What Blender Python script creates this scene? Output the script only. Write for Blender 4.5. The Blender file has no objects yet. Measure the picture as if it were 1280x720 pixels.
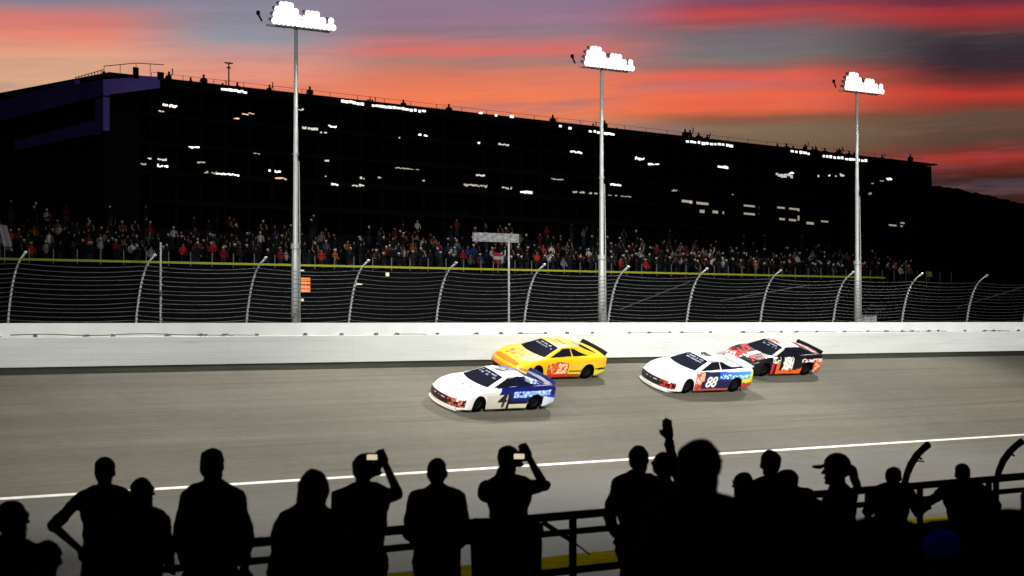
import bpy, bmesh, math, random
from mathutils import Vector, Matrix
R = math.radians
random.seed(7)
rnd = random.random

# ------------------------------------------------------------------ frame
F = 2500.0                      # focal length in photo pixels
A = R(40.5)                     # wall direction against the picture plane
EZ = 5.9                        # eye height above the infield
DEL = math.atan(40 / F)
U = Vector((math.cos(A), math.sin(A), 0)); N = Vector((-math.sin(A), math.cos(A), 0))
S = bpy.context.scene
COL = S.collection

cam = bpy.data.cameras.new('camera'); co = bpy.data.objects.new('camera', cam); COL.objects.link(co)
co.location = (0, 0, EZ); co.rotation_euler = (R(90) + DEL, 0, 0)
cam.sensor_width = 36; cam.lens = F / 1280 * 36; cam.clip_end = 5000; cam.clip_start = .1
cam.dof.use_dof = True; cam.dof.focus_distance = 84; cam.dof.aperture_fstop = 4.0
S.camera = co
S.view_settings.view_transform = 'Standard'; S.view_settings.look = 'None'
S.view_settings.exposure = 0; S.view_settings.gamma = 1
S.render.resolution_x = 1024; S.render.resolution_y = 576
S.render.engine = 'CYCLES'
S.cycles.use_denoising = True
S.cycles.max_bounces = 5
S.cycles.sample_clamp_indirect = 4

def lin(c):
    c = c / 255.0
    return c / 12.92 if c <= .04045 else ((c + .055) / 1.055) ** 2.4
def rgb(r, g, b): return (lin(r), lin(g), lin(b), 1)

# ------------------------------------------------------------------ world: dusk sky with cloud bands
wd = bpy.data.worlds.new('World'); S.world = wd; wd.use_nodes = True
nt = wd.node_tree; nt.nodes.clear()
def nd(t, **k):
    n = nt.nodes.new(t)
    for a, b in k.items(): setattr(n, a, b)
    return n
def mth(op, a, b=None, c=None):
    n = nd('ShaderNodeMath', operation=op)
    for i, v in enumerate((a, b, c)):
        if v is None: continue
        if isinstance(v, (int, float)): n.inputs[i].default_value = v
        else: nt.links.new(v, n.inputs[i])
    return n.outputs[0]
def mrange(v, a, b, c=0, d=1, smooth=True):
    n = nd('ShaderNodeMapRange', interpolation_type='SMOOTHSTEP' if smooth else 'LINEAR')
    nt.links.new(v, n.inputs[0])
    for i, x in enumerate((a, b, c, d)): n.inputs[i + 1].default_value = x
    return n.outputs[0]
def mixc(f, a, b, bt='MIX'):
    n = nd('ShaderNodeMix', data_type='RGBA', blend_type=bt)
    if isinstance(f, (int, float)): n.inputs[0].default_value = f
    else: nt.links.new(f, n.inputs[0])
    for s, v in ((n.inputs[6], a), (n.inputs[7], b)):
        if isinstance(v, tuple): s.default_value = v
        else: nt.links.new(v, s)
    return n.outputs[2]
tc = nd('ShaderNodeTexCoord'); sx = nd('ShaderNodeSeparateXYZ'); nt.links.new(tc.outputs['Generated'], sx.inputs[0])
az = mth('ARCTAN2', sx.outputs[0], sx.outputs[1]); el = mth('ARCSINE', sx.outputs[2])
def noise2(sa, se, off, detail=4, rough=.55):
    cx = nd('ShaderNodeCombineXYZ')
    nt.links.new(mth('MULTIPLY', az, sa), cx.inputs[0])
    nt.links.new(mth('MULTIPLY', mth('ADD', el, mth('MULTIPLY', az, -.03)), se), cx.inputs[1])
    cx.inputs[2].default_value = off
    n = nd('ShaderNodeTexNoise'); n.inputs['Scale'].default_value = 1; n.inputs['Detail'].default_value = detail
    n.inputs['Roughness'].default_value = rough
    nt.links.new(cx.outputs[0], n.inputs['Vector']); return n.outputs[0]
n1 = noise2(9, 45, 0, 3); n2 = noise2(5, 130, 3.3, 5); n3 = noise2(18, 90, 9.1, 5)
v0 = mth('DIVIDE', el, .16)
v = mth('ADD', v0, mth('ADD', mth('MULTIPLY', mth('SUBTRACT', n1, .5), .07), mth('MULTIPLY', mth('SUBTRACT', n3, .5), .02)))
def ramp(pts, vv):
    n = nd('ShaderNodeValToRGB'); cr = n.color_ramp
    pts = sorted(((400 - y) / 400.0, c) for y, c in pts)
    cr.elements[0].position = pts[0][0]; cr.elements[0].color = rgb(*pts[0][1])
    cr.elements[1].position = pts[-1][0]; cr.elements[1].color = rgb(*pts[-1][1])
    for p, c in pts[1:-1]:
        e = cr.elements.new(p); e.color = rgb(*c)
    nt.links.new(vv, n.inputs[0]); return n.outputs[0]
rL = ramp([(0, (122,126,142)), (16, (150,132,142)), (32, (240,120,98)), (52, (247,135,104)), (80, (226,165,135)), (120, (216,170,135)), (200, (210,120,70))], v)
rLC = ramp([(0, (140,138,158)), (55, (152,155,166)), (72, (205,148,142)), (95, (242,150,125)), (110, (240,135,105)), (200, (220,110,70))], v)
rC = ramp([(0, (150,115,145)), (25, (165,115,140)), (37, (152,120,132)), (55, (205,115,112)), (66, (222,108,98)), (80, (178,125,115)), (100, (226,120,92)), (120, (246,122,78)), (142, (240,122,76)), (155, (215,130,92)), (200, (190,100,70))], v)
rR = ramp([(0, (118,75,110)), (12, (160,60,78)), (22, (196,66,72)), (33, (165,75,80)), (48, (116,105,114)), (72, (122,116,116)), (84, (155,98,92)), (96, (236,90,72)), (122, (247,102,68)), (139, (240,95,58)), (148, (148,86,62)), (162, (132,110,86)), (190, (120,90,70)), (260, (60,30,30))], v)
rRR = ramp([(0, (78,30,72)), (15, (130,34,60)), (29, (196,40,44)), (42, (150,44,46)), (55, (62,46,54)), (76, (45,35,52)), (95, (62,30,42)), (110, (125,36,36)), (125, (228,46,30)), (137, (160,50,32)), (150, (112,80,60)), (182, (96,70,56)), (196, (132,40,34)), (206, (195,40,25)), (214, (130,25,20)), (226, (52,15,20)), (270, (60,10,12))], v)
def axz(px): return (px - 640) / F
c = mixc(mrange(az, axz(110), axz(290)), rL, rLC)
c = mixc(mrange(az, axz(330), axz(520)), c, rC)
c = mixc(mrange(az, axz(700), axz(900)), c, rR)
c = mixc(mrange(az, axz(980), axz(1200)), c, rRR)
st = mrange(n2, .3, .7, .93, 1.07, False)
cst = nd('ShaderNodeCombineXYZ')
for i in range(3): nt.links.new(st, cst.inputs[i])
c = mixc(1.0, c, cst.outputs[0], 'MULTIPLY')
n4 = noise2(11, 150, 5.5, 6, .62); n5 = noise2(3.2, 26, 12.0, 4, .55)
c = mixc(mth('MULTIPLY', mrange(n4, .46, .72), mth('MULTIPLY', mrange(n5, .36, .58), .55)), c, rgb(128, 116, 136))
n6 = noise2(24, 320, 21.0, 5, .6)
c = mixc(mth('MULTIPLY', mrange(n6, .48, .75), .12), c, rgb(96, 84, 104))
c = mixc(mth('MULTIPLY', mrange(n6, .5, .25), .07), c, rgb(255, 150, 110))
c = mixc(mrange(az, axz(850), axz(1300), 0, .30), c, rgb(40, 22, 34))
c = mixc(mth('MULTIPLY', mrange(v0, .80, 1.0), mrange(az, axz(900), axz(600), 0, .45)), c, rgb(134, 126, 148))
hs = nd('ShaderNodeHueSaturation'); hs.inputs['Saturation'].default_value = .98; hs.inputs['Value'].default_value = .93; nt.links.new(c, hs.inputs['Color']); c = hs.outputs[0]
c = mixc(mrange(v0, 1.0, 2.6), c, rgb(38, 40, 62))
c = mixc(mrange(mth('ABSOLUTE', az), .45, 1.3), c, rgb(14, 16, 30))
c = mixc(mrange(v0, -.35, 0.0), rgb(4, 4, 6), c)
sky = nd('ShaderNodeTexSky', sky_type='NISHITA', sun_disc=False)
sky.sun_elevation = R(-3); sky.sun_rotation = R(8)
bg1 = nd('ShaderNodeBackground'); bg2 = nd('ShaderNodeBackground'); ad = nd('ShaderNodeAddShader'); ow = nd('ShaderNodeOutputWorld')
nt.links.new(c, bg1.inputs[0]); bg1.inputs[1].default_value = 1.0
nt.links.new(sky.outputs[0], bg2.inputs[0]); bg2.inputs[1].default_value = .03
nt.links.new(bg1.outputs[0], ad.inputs[0]); nt.links.new(bg2.outputs[0], ad.inputs[1]); nt.links.new(ad.outputs[0], ow.inputs[0])

# ------------------------------------------------------------------ lamps (floodlit night race)
def spot(loc, tgt, power, size=70, blend=.6, col=(1, .97, .9), rad=.9, name='flood_and_fill_beam'):
    l = bpy.data.lights.new(name, 'SPOT'); l.energy = power; l.color = col; l.spot_size = R(size); l.spot_blend = blend
    l.shadow_soft_size = rad
    o = bpy.data.objects.new(name, l); COL.objects.link(o); o.location = loc
    o.rotation_euler = (Vector(tgt) - Vector(loc)).to_track_quat('-Z', 'Y').to_euler(); return o
def P(t, p, z): q = U * t + N * p; return Vector((q.x, q.y, z))
LIGHTS = [((-22, 30, 27), P(50, 63, 2.0), 150e3, 50), ((14, 34, 30), P(66, 61, 2.5), 178e3, 48),
          ((58, 46, 28), P(86, 60, 2.5), 165e3, 56)]
for loc, tg, pw, sz in LIGHTS: spot(loc, tg, pw, sz, 1.0)
spot((20, 45, 34), P(84, 112, 10.0), 22e3, 46, 1.0)      # added, unseen fill spot brightening the lower rows of the stand
sun = bpy.data.lights.new('sun', 'SUN'); sun.energy = .02; sun.color = (1, .45, .25); sun.angle = R(.5)
so = bpy.data.objects.new('sun', sun); COL.objects.link(so); so.rotation_euler = (R(89), 0, R(172))

# ------------------------------------------------------------------ helpers
def ray(px, py):
    a = (px - 640) / F; b = (360 - py) / F
    return Vector((a, math.cos(DEL) - math.sin(DEL) * b, math.sin(DEL) + math.cos(DEL) * b))
def tz(px, py, p):
    """t and z of the point seen at a photo pixel on the vertical plane at distance p"""
    d = ray(px, py); s = p / d.dot(N); q = d * s
    return q.dot(U), q.z + EZ
def pz(px, py, t):
    d = ray(px, py); s = t / d.dot(U); q = d * s
    return q.dot(N), q.z + EZ
def at(px, py, D):
    d = ray(px, py); q = d * (D / d.y); return Vector((q.x, q.y, q.z + EZ))

def tag(o, label=None, cat=None, group=None, kind=None):
    if label: o['label'] = label
    if cat: o['category'] = cat
    if group: o['group'] = group
    if kind: o['kind'] = kind
    return o
def empty(name, loc=(0, 0, 0), rz=0):
    o = bpy.data.objects.new(name, None); COL.objects.link(o); o.location = loc; o.rotation_euler = (0, 0, rz); return o
def link(name, me, mats, parent=None, rz=None):
    o = bpy.data.objects.new(name, me); COL.objects.link(o)
    for m in (mats if isinstance(mats, (list, tuple)) else [mats]): me.materials.append(m)
    if parent: o.parent = parent
    if rz is not None: o.rotation_euler.z = rz
    return o
def mk(name, bm, mats, parent=None, smooth=False, rz=None):
    me = bpy.data.meshes.new(name); bmesh.ops.recalc_face_normals(bm, faces=bm.faces); bm.to_mesh(me); bm.free()
    if smooth: me.shade_smooth()
    return link(name, me, mats, parent, rz)
def box(bm, x0, x1, y0, y1, z0, z1, mi=0):
    vs = [bm.verts.new(p) for p in ((x0,y0,z0),(x1,y0,z0),(x1,y1,z0),(x0,y1,z0),(x0,y0,z1),(x1,y0,z1),(x1,y1,z1),(x0,y1,z1))]
    for f in ((0,3,2,1),(4,5,6,7),(0,1,5,4),(1,2,6,5),(2,3,7,6),(3,0,4,7)):
        bm.faces.new([vs[i] for i in f]).material_index = mi
def prism(bm, prof, x0, x1, mi=0):
    """profile of (y,z) swept along x"""
    a = [bm.verts.new((x0, y, z)) for y, z in prof]; b = [bm.verts.new((x1, y, z)) for y, z in prof]
    n = len(prof)
    for i in range(n): bm.faces.new((a[i], a[(i+1) % n], b[(i+1) % n], b[i])).material_index = mi
    bm.faces.new(a[::-1]).material_index = mi; bm.faces.new(b).material_index = mi
def tube(bm, pts, rs, n=8, mi=0, cap=True):
    pts = [Vector(p) for p in pts]
    if isinstance(rs, (int, float)): rs = [rs] * len(pts)
    rings = []; ref = None
    for i, p in enumerate(pts):
        d = (pts[min(i+1, len(pts)-1)] - pts[max(i-1, 0)]).normalized()
        if ref is None: ref = Vector((0, 0, 1)) if abs(d.z) < .9 else Vector((1, 0, 0))
        x = ref.cross(d)
        if x.length < 1e-4: x = Vector((0, 1, 0)).cross(d)
        x.normalize(); y = d.cross(x); ref = y.cross(d) * -1 if False else ref
        rings.append([bm.verts.new(p + (x * math.cos(k*2*math.pi/n) + y * math.sin(k*2*math.pi/n)) * rs[i]) for k in range(n)])
    for a, b in zip(rings, rings[1:]):
        for k in range(n): bm.faces.new((a[k], a[(k+1) % n], b[(k+1) % n], b[k])).material_index = mi
    if cap: bm.faces.new(rings[0][::-1]).material_index = mi; bm.faces.new(rings[-1]).material_index = mi
def ell(bm, c, r, rot=None, nu=12, nv=8, mi=0):
    c = Vector(c); M = rot if rot is not None else Matrix.Identity(3)
    top = bm.verts.new(c + M @ Vector((0, 0, r[2]))); bot = bm.verts.new(c - M @ Vector((0, 0, r[2]))); rings = []
    for j in range(1, nv):
        th = math.pi * j / nv
        rings.append([bm.verts.new(c + M @ Vector((r[0]*math.sin(th)*math.cos(2*math.pi*k/nu), r[1]*math.sin(th)*math.sin(2*math.pi*k/nu), r[2]*math.cos(th)))) for k in range(nu)])
    for k in range(nu):
        bm.faces.new((top, rings[0][k], rings[0][(k+1) % nu])).material_index = mi
        bm.faces.new((bot, rings[-1][(k+1) % nu], rings[-1][k])).material_index = mi
        for a, b in zip(rings, rings[1:]): bm.faces.new((a[k], b[k], b[(k+1) % nu], a[(k+1) % nu])).material_index = mi
def capsule(bm, a, b, ra, rb, n=12):
    a = Vector(a); b = Vector(b); d = (b - a); L = d.length; d.normalize()
    pts = []; rs = []
    for k in range(5):
        th = (math.pi/2) * (1 - k/4.0); pts.append(a - d * ra * math.sin(th)); rs.append(max(ra * math.cos(th), ra*.05))
    for k in range(5):
        th = (math.pi/2) * (k/4.0); pts.append(b + d * rb * math.sin(th)); rs.append(max(rb * math.cos(th), rb*.05))
    x = d.orthogonal().normalized(); y = d.cross(x); rings = []
    for p, r in zip(pts, rs): rings.append([bm.verts.new(p + (x*math.cos(k*2*math.pi/n) + y*math.sin(k*2*math.pi/n)) * r) for k in range(n)])
    for p, q in zip(rings, rings[1:]):
        for k in range(n): bm.faces.new((p[k], p[(k+1) % n], q[(k+1) % n], q[k]))
    bm.faces.new(rings[0][::-1]); bm.faces.new(rings[-1])
def interp(x, xs, ys):
    if x <= xs[0]: return ys[0]
    for i in range(len(xs)-1):
        if x <= xs[i+1]:
            f = (x - xs[i]) / (xs[i+1] - xs[i]); return ys[i] + (ys[i+1] - ys[i]) * f
    return ys[-1]

# ------------------------------------------------------------------ materials
def mat(name, col, rough=.6, metal=0, coat=0, var=0, scale=5, bump=0, emis=None, es=0, stretch=(1,1,1), spec=.5):
    m = bpy.data.materials.new(name); m.use_nodes = True; t = m.node_tree; b = t.nodes['Principled BSDF']
    b.inputs['Base Color'].default_value = (*col, 1); b.inputs['Roughness'].default_value = rough
    b.inputs['Metallic'].default_value = metal; b.inputs['Coat Weight'].default_value = coat
    b.inputs['Specular IOR Level'].default_value = spec
    if var or bump:
        tcn = t.nodes.new('ShaderNodeTexCoord'); mp = t.nodes.new('ShaderNodeMapping'); mp.inputs['Scale'].default_value = stretch
        n = t.nodes.new('ShaderNodeTexNoise'); n.inputs['Scale'].default_value = scale; n.inputs['Detail'].default_value = 6
        t.links.new(tcn.outputs['Object'], mp.inputs[0]); t.links.new(mp.outputs[0], n.inputs['Vector'])
        if var:
            r = t.nodes.new('ShaderNodeMapRange'); r.inputs[1].default_value = .25; r.inputs[2].default_value = .75
            r.inputs[3].default_value = 1 - var; r.inputs[4].default_value = 1 + var
            t.links.new(n.outputs[0], r.inputs[0])
            x = t.nodes.new('ShaderNodeVectorMath'); x.operation = 'SCALE'; x.inputs[0].default_value = col
            t.links.new(r.outputs[0], x.inputs['Scale']); t.links.new(x.outputs[0], b.inputs['Base Color'])
        if bump:
            bp = t.nodes.new('ShaderNodeBump'); bp.inputs['Strength'].default_value = bump; bp.inputs['Distance'].default_value = .02
            t.links.new(n.outputs[0], bp.inputs['Height']); t.links.new(bp.outputs[0], b.inputs['Normal'])
    if emis: b.inputs['Emission Color'].default_value = (*emis, 1); b.inputs['Emission Strength'].default_value = es
    return m
def mat_attr(name, rough=.35, coat=0, spec=.5):
    m = mat(name, (1, 1, 1), rough, 0, coat, spec=spec); t = m.node_tree; a = t.nodes.new('ShaderNodeAttribute'); a.attribute_name = 'paint'
    t.links.new(a.outputs['Color'], t.nodes['Principled BSDF'].inputs['Base Color']); return m

def asphalt(name, col, amp, streak=True):
    m = mat(name, col, .85, spec=.2); t = m.node_tree; b = t.nodes['Principled BSDF']
    tcn = t.nodes.new('ShaderNodeTexCoord')
    def nz(sc, scale, det, ro=.6, dist=0):
        mp = t.nodes.new('ShaderNodeMapping'); mp.inputs['Scale'].default_value = sc
        n = t.nodes.new('ShaderNodeTexNoise'); n.inputs['Scale'].default_value = scale; n.inputs['Detail'].default_value = det
        n.inputs['Roughness'].default_value = ro; n.inputs['Distortion'].default_value = dist
        t.links.new(tcn.outputs['Object'], mp.inputs[0]); t.links.new(mp.outputs[0], n.inputs['Vector']); return n.outputs[0]
    def mr(v, a, bb, cc, dd):
        r = t.nodes.new('ShaderNodeMapRange'); t.links.new(v, r.inputs[0])
        for i, x in enumerate((a, bb, cc, dd)): r.inputs[i+1].default_value = x
        return r.outputs[0]
    def mul(a, c_):
        x = t.nodes.new('ShaderNodeMath'); x.operation = 'MULTIPLY'; t.links.new(a, x.inputs[0]); t.links.new(c_, x.inputs[1]); return x.outputs[0]
    f = mr(nz((.02, .9, .3), 1.0, 5), .3, .7, 1 - amp, 1 + amp)
    f = mul(f, mr(nz((.045, 3.2, .6), 1.3, 4, .7), .3, .7, 1 - amp * .6, 1 + amp * .6))
    f = mul(f, mr(nz((.03, 1.9, .4), 2.1, 2, .5), .33, .42, 1 - amp * 1.1, 1.0))    # rubbered-in dark lines
    f = mul(f, mr(nz((1, 1, 1), .35, 4), .3, .7, .93, 1.07))
    f = mul(f, mr(nz((1, 1, 1), 22, 6), .3, .7, .86, 1.14)); f = mul(f, mr(nz((.5, 1.4, 1), 3.5, 6, .75), .3, .7, .90, 1.10))
    hue = mr(nz((.05, .3, .3), 1.0, 3), .35, .65, 0, 1)
    mx = t.nodes.new('ShaderNodeMix'); mx.data_type = 'RGBA'
    mx.inputs[6].default_value = (col[0]*1.03, col[1]*.98, col[2]*.93, 1); mx.inputs[7].default_value = (col[0]*.98, col[1]*1.02, col[2]*1.0, 1)
    t.links.new(hue, mx.inputs[0])
    x = t.nodes.new('ShaderNodeVectorMath'); x.operation = 'SCALE'; t.links.new(mx.outputs[2], x.inputs[0]); t.links.new(f, x.inputs['Scale'])
    t.links.new(x.outputs[0], b.inputs['Base Color'])
    bp = t.nodes.new('ShaderNodeBump'); bp.inputs['Strength'].default_value = .3; bp.inputs['Distance'].default_value = .01
    t.links.new(nz((1, 1, 1), 40, 6), bp.inputs['Height']); t.links.new(bp.outputs[0], b.inputs['Normal'])
    return m

M = {}
M['track'] = asphalt('track_asphalt', (.094, .088, .073), .15)
M['apron'] = asphalt('apron_asphalt', (.084, .082, .075), .08)
M['footdark'] = mat('wall_foot_dark', (.020, .021, .015), .95, var=.35, scale=1, stretch=(.3, 3, 3), spec=.05)  # darker strip along the foot of the wall
M['line'] = mat('line_paint', (.58, .58, .55), .6, var=.2, scale=2)
M['yellow'] = mat('yellow_paint', (.20, .165, .002), 1.0, var=.3, scale=1.5, spec=0)
M['ground'] = mat('dark_ground', (.008, .009, .008), .95, var=.3, scale=.2, spec=.1)
M['wallpaint'] = mat('barrier_white', (.60, .635, .62), .5, var=.09, scale=.7, stretch=(.3, 1, 4))
def scuff(m):
    t = m.node_tree; b = t.nodes['Principled BSDF']; src = b.inputs['Base Color'].links[0].from_socket
    tcn = t.nodes.new('ShaderNodeTexCoord'); mp = t.nodes.new('ShaderNodeMapping'); mp.inputs['Scale'].default_value = (.22, 1, 5)
    n = t.nodes.new('ShaderNodeTexNoise'); n.inputs['Scale'].default_value = 1.6; n.inputs['Detail'].default_value = 7; n.inputs['Roughness'].default_value = .7
    t.links.new(tcn.outputs['Object'], mp.inputs[0]); t.links.new(mp.outputs[0], n.inputs['Vector'])
    r_ = t.nodes.new('ShaderNodeMapRange'); t.links.new(n.outputs[0], r_.inputs[0])
    for i, x in enumerate((.60, .74, 1.0, .62)): r_.inputs[i+1].default_value = x
    x = t.nodes.new('ShaderNodeVectorMath'); x.operation = 'SCALE'; t.links.new(src, x.inputs[0]); t.links.new(r_.outputs[0], x.inputs['Scale']); t.links.new(x.outputs[0], b.inputs['Base Color'])
scuff(M['wallpaint'])
M['conc'] = mat('wall_white', (.72, .75, .74), .6, var=.05, scale=.8)
M['groove'] = mat('tube_seam', (.25, .26, .24), .7)
M['steel'] = mat('galvanised_steel', (.30, .32, .32), .5, .3, var=.12, scale=4)
M['cable'] = mat('steel_cable', (.040, .043, .043), .8, 0, spec=.2)
M['dark'] = mat('dark_metal', (.004, .004, .0045), .9, spec=0)
M['hose'] = mat('barrier_strap', (.09, .09, .08), .7, var=.4, scale=9)
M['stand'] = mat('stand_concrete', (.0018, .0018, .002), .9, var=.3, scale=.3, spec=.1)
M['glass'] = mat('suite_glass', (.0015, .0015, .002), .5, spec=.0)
M['purple'] = mat('purple_light_tint', (.16, .11, .48), .8, var=.2, scale=.3, spec=.1)  # dim purple light put into the wall colour
M['lampw'] = mat('lamp_lit', (1, 1, 1), .5, emis=(1, .985, .96), es=2.2)
M['winw'] = mat('window_lit_white', (1, 1, 1), .5, emis=(1, .97, .92), es=1.5)
M['winm'] = mat('window_lit_soft', (1, 1, 1), .5, emis=(1, .93, .82), es=.5)
M['wino'] = mat('window_lit_warm', (1, .7, .5), .5, emis=(1, .62, .42), es=.8)
M['wing'] = mat('window_lit_dim', (.8, .75, .6), .5, emis=(.9, .82, .6), es=.32)
M['railyel'] = mat('rail_yellow', (.62, .66, .03), .6)
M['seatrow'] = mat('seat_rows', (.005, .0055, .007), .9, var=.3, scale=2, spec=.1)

# ------------------------------------------------------------------ ground, track, lines
ZW = 4.14; SL = .364; PW = 68.0
def ztrack(p):
    if p >= 57.0: return ZW - SL * (PW - p)
    if p >= 55.3:
        f = (57.0 - p) / 1.7; return ZW - SL * (PW - 57.0) - .36 * f + .18 * f * f
    return (ZW - SL * (PW - 57.0) - .18) - .012 * (55.3 - p)
Z0 = ztrack(20)
def sheet(name, plist, t0, t1, m, dz=0, nt_=12, zf=ztrack):
    bm = bmesh.new(); rows = []
    for p in plist: rows.append([bm.verts.new((t0 + (t1 - t0) * i / nt_, p, zf(p) + dz)) for i in range(nt_ + 1)])
    for a, b in zip(rows, rows[1:]):
        for i in range(nt_): bm.faces.new((a[i], a[i+1], b[i+1], b[i]))
    o = mk(name, bm, m, rz=A, smooth=True); o['kind'] = 'structure'; return o
bm = bmesh.new(); box(bm, -1500, 1500, -200, 3000, Z0 - 2.2, Z0 - .6); mk('ground', bm, M['ground'])['kind'] = 'structure'
sheet('race_track', [56.7, 57.0, 59, 61, 63, 65, 67, 68.6], -60, 260, M['track'])
sheet('apron', [39.5, 45, 50, 54, 55.3, 55.7, 56.1, 56.4, 56.7], -60, 260, M['apron'])
sheet('pit_lane', [24, 39.5], -60, 260, M['apron'])
sheet('white_line', [57.5, 57.67], -60, 260, M['line'], .006)
sheet('wall_foot_strip', [67.3, 67.5, 68.2], -60, 260, M['footdark'], .008)
sheet('yellow_line', [36.6, 38.9], -60, 260, M['yellow'], .006)
bm = bmesh.new(); box(bm, -60, 260, 5, 24, Z0 - .5, Z0 - .02); o = mk('infield_ground', bm, M['apron'], rz=A); o['kind'] = 'structure'
bm = bmesh.new(); prism(bm, [(69.5, 0), (69.5, 4.3), (90, 4.0), (200, 4.0), (200, 0)], -60, 300); mk('outer_ground', bm, M['ground'], rz=A)['kind'] = 'structure'
# skid marks
bm = bmesh.new()
def skid(pts, w):
    prev = None
    for i, (x, y) in enumerate(pts):
        # intersect photo ray with the banked plane
        d = ray(x, y); k = (ZW - EZ - SL * PW) / (d.z - SL * d.dot(N)); q = d * k
        t, p = q.dot(U), q.dot(N); a = bm.verts.new((t, p - w, ztrack(p - w) + .005)); b = bm.verts.new((t, p + w, ztrack(p + w) + .005))
        if prev: bm.faces.new((prev[0], a, b, prev[1]))
        prev = (a, b)
skid([(58, 466), (72, 470), (88, 477), (104, 486)], .05)
skid([(0, 506), (120, 503), (230, 500), (345, 496)], .045)
skid([(60, 558), (180, 554), (300, 549), (420, 545), (500, 541)], .04)
skid([(880, 520), (1000, 514), (1120, 509), (1280, 501)], .05)
skid([(950, 556), (1010, 553)], .03)
skid([(0, 470), (300, 466), (640, 461)], .03)
skid([(0, 547), (150, 543), (300, 538)], .03)
skid([(1040, 492), (1160, 487), (1280, 482)], .03)
skid([(700, 547), (800, 541), (860, 538)], .025)
mk('skid_marks', bm, mat('rubber_mark', (.055, .052, .044), .7, var=.3, scale=3), rz=A)['kind'] = 'structure'

# ------------------------------------------------------------------ trackside wall
T0, T1 = -30, 240
w = empty('barrier_wall', rz=A)
tag(w, 'long white energy absorbing barrier backed by taller concrete wall along the track', 'wall')
bm = bmesh.new(); box(bm, T0, T1, 68.95, 69.5, 3.0, 5.78)
bmesh.ops.bevel(bm, geom=[e for e in bm.edges if abs(e.verts[0].co.x - e.verts[1].co.x) > 10], offset=.03, segments=2)
mk('concrete_wall', bm, M['conc'], w)
def barrier_run(t0, t1):
    bm = bmesh.new(); n = 5; h = 1.12 / n
    for i in range(n):
        z0 = ZW + i * h; prof = [(68.0 + .009, z0), (68.0, z0 + .010), (68.0, z0 + h - .010), (68.009, z0 + h), (68.22, z0 + h), (68.22, z0)]
        prism(bm, prof, t0, t1 - .004)
    return mk('barrier_section', bm, M['wallpaint'], w)
t = T0
while t < T1: barrier_run(t, t + 6.1); t += 6.1
bm = bmesh.new(); box(bm, T0, T1, 68.21, 68.23, ZW - .2, ZW + 1.10); mk('backing_plate', bm, M['groove'], w)
bm = bmesh.new(); tt = T0; k = 0
while tt < T1:           # foam blocks and straps in the gap behind the tubes
    box(bm, tt, tt + .5, 68.26, 68.9, ZW - .1, ZW + 1.02); tt += 1.55
mk('foam_block', bm, M['conc'], w)['kind'] = 'stuff'
random.seed(3)
tt = 30.0; k = 0
while tt < 100 and k < 95:
    bm = bmesh.new(); L = .25 + rnd() * .5; z = ZW + 1.12
    tube(bm, [(tt, 68.15, z), (tt + L*.3, 68.3, z + .05 + rnd()*.05), (tt + L*.7, 68.45, z + .04 + rnd()*.05), (tt + L, 68.7, z)], .025, 6)
    box(bm, tt + L*.2, tt + L*.2 + .12, 68.2, 68.3, z, z + .09)
    if rnd() < .4: tube(bm, [(tt + .1, 68.35, z + .03), (tt + .9, 68.3, z + .04), (tt + 1.8, 68.36, z + .02)], .015, 5)
    mk('strap', bm, M['hose'], w); tt += .7 + rnd() * 1.8; k += 1
bm = bmesh.new(); prev = None
tube(bm, [(34 + i * .5, 68.42, ZW + 1.20 + .03 * math.sin(i * .7)) for i in range(18)], .022, 6); mk('hose', bm, M['hose'], w)

# ------------------------------------------------------------------ catch fence on the wall
fz = empty('catch_fence', rz=A)
tag(fz, 'steel catch fence with inward curved posts and cables on the white wall', 'fence')
ta = tz(10, 405, 69.25)[0]; tb = tz(1208, 401, 69.25)[0]; SPC = (tb - ta) / 11
PROF = [(0, 0), (.09, .5), (.2, .95), (.34, 1.4), (.5, 1.78), (.72, 2.12), (1.02, 2.42), (1.38, 2.62)]
def off(h): return interp(h, [b for a, b in PROF], [a for a, b in PROF])
post0 = None; bases = [tz(x_, 403, 69.25)[0] for x_ in (10, 170, 308, 436, 545, 655, 760, 858, 950, 1041, 1127, 1208)]
ts = [bases[0] - 5.0 * i for i in range(6, 0, -1)] + bases + [bases[-1] + 5.4 * i for i in range(1, 14)]
pbm = bmesh.new(); tube(pbm, [(0, 69.25 - o_, 5.76 + h) for o_, h in PROF], [.042]*5 + [.04, .036, .04], 8)
for i in range(12):
    h = .18 + i * .155; tube(pbm, [(-.03, 69.25 - off(h) - .10, 5.76 + h), (.04, 69.25 - off(h) + .05, 5.76 + h)], .034, 6)
ell(pbm, (0, 69.25 - 1.40, 5.76 + 2.64), (.07, .09, .06), nu=8, nv=6)
pme = bpy.data.meshes.new('fence_post'); bmesh.ops.recalc_face_normals(pbm, faces=pbm.faces); pbm.to_mesh(pme); pbm.free(); pme.shade_smooth(); pme.materials.append(M['steel'])
for t in ts:
    o = bpy.data.objects.new('fence_post', pme); COL.objects.link(o); o.parent = fz; o.location.x = t
random.seed(5)
for i in range(13):
    h = .14 + i * .175; bm = bmesh.new(); pts = []
    for a, b in zip(ts, ts[1:]):
        sg = .07 + rnd() * .06
        for k in range(8):
            f = k / 8; pts.append((a + (b - a) * f, 69.25 - off(h) - .06, 5.76 + h - sg * 4 * f * (1 - f)))
    tube(bm, pts, .0115, 4, cap=False); mk('cable', bm, M['cable'], fz)
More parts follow.
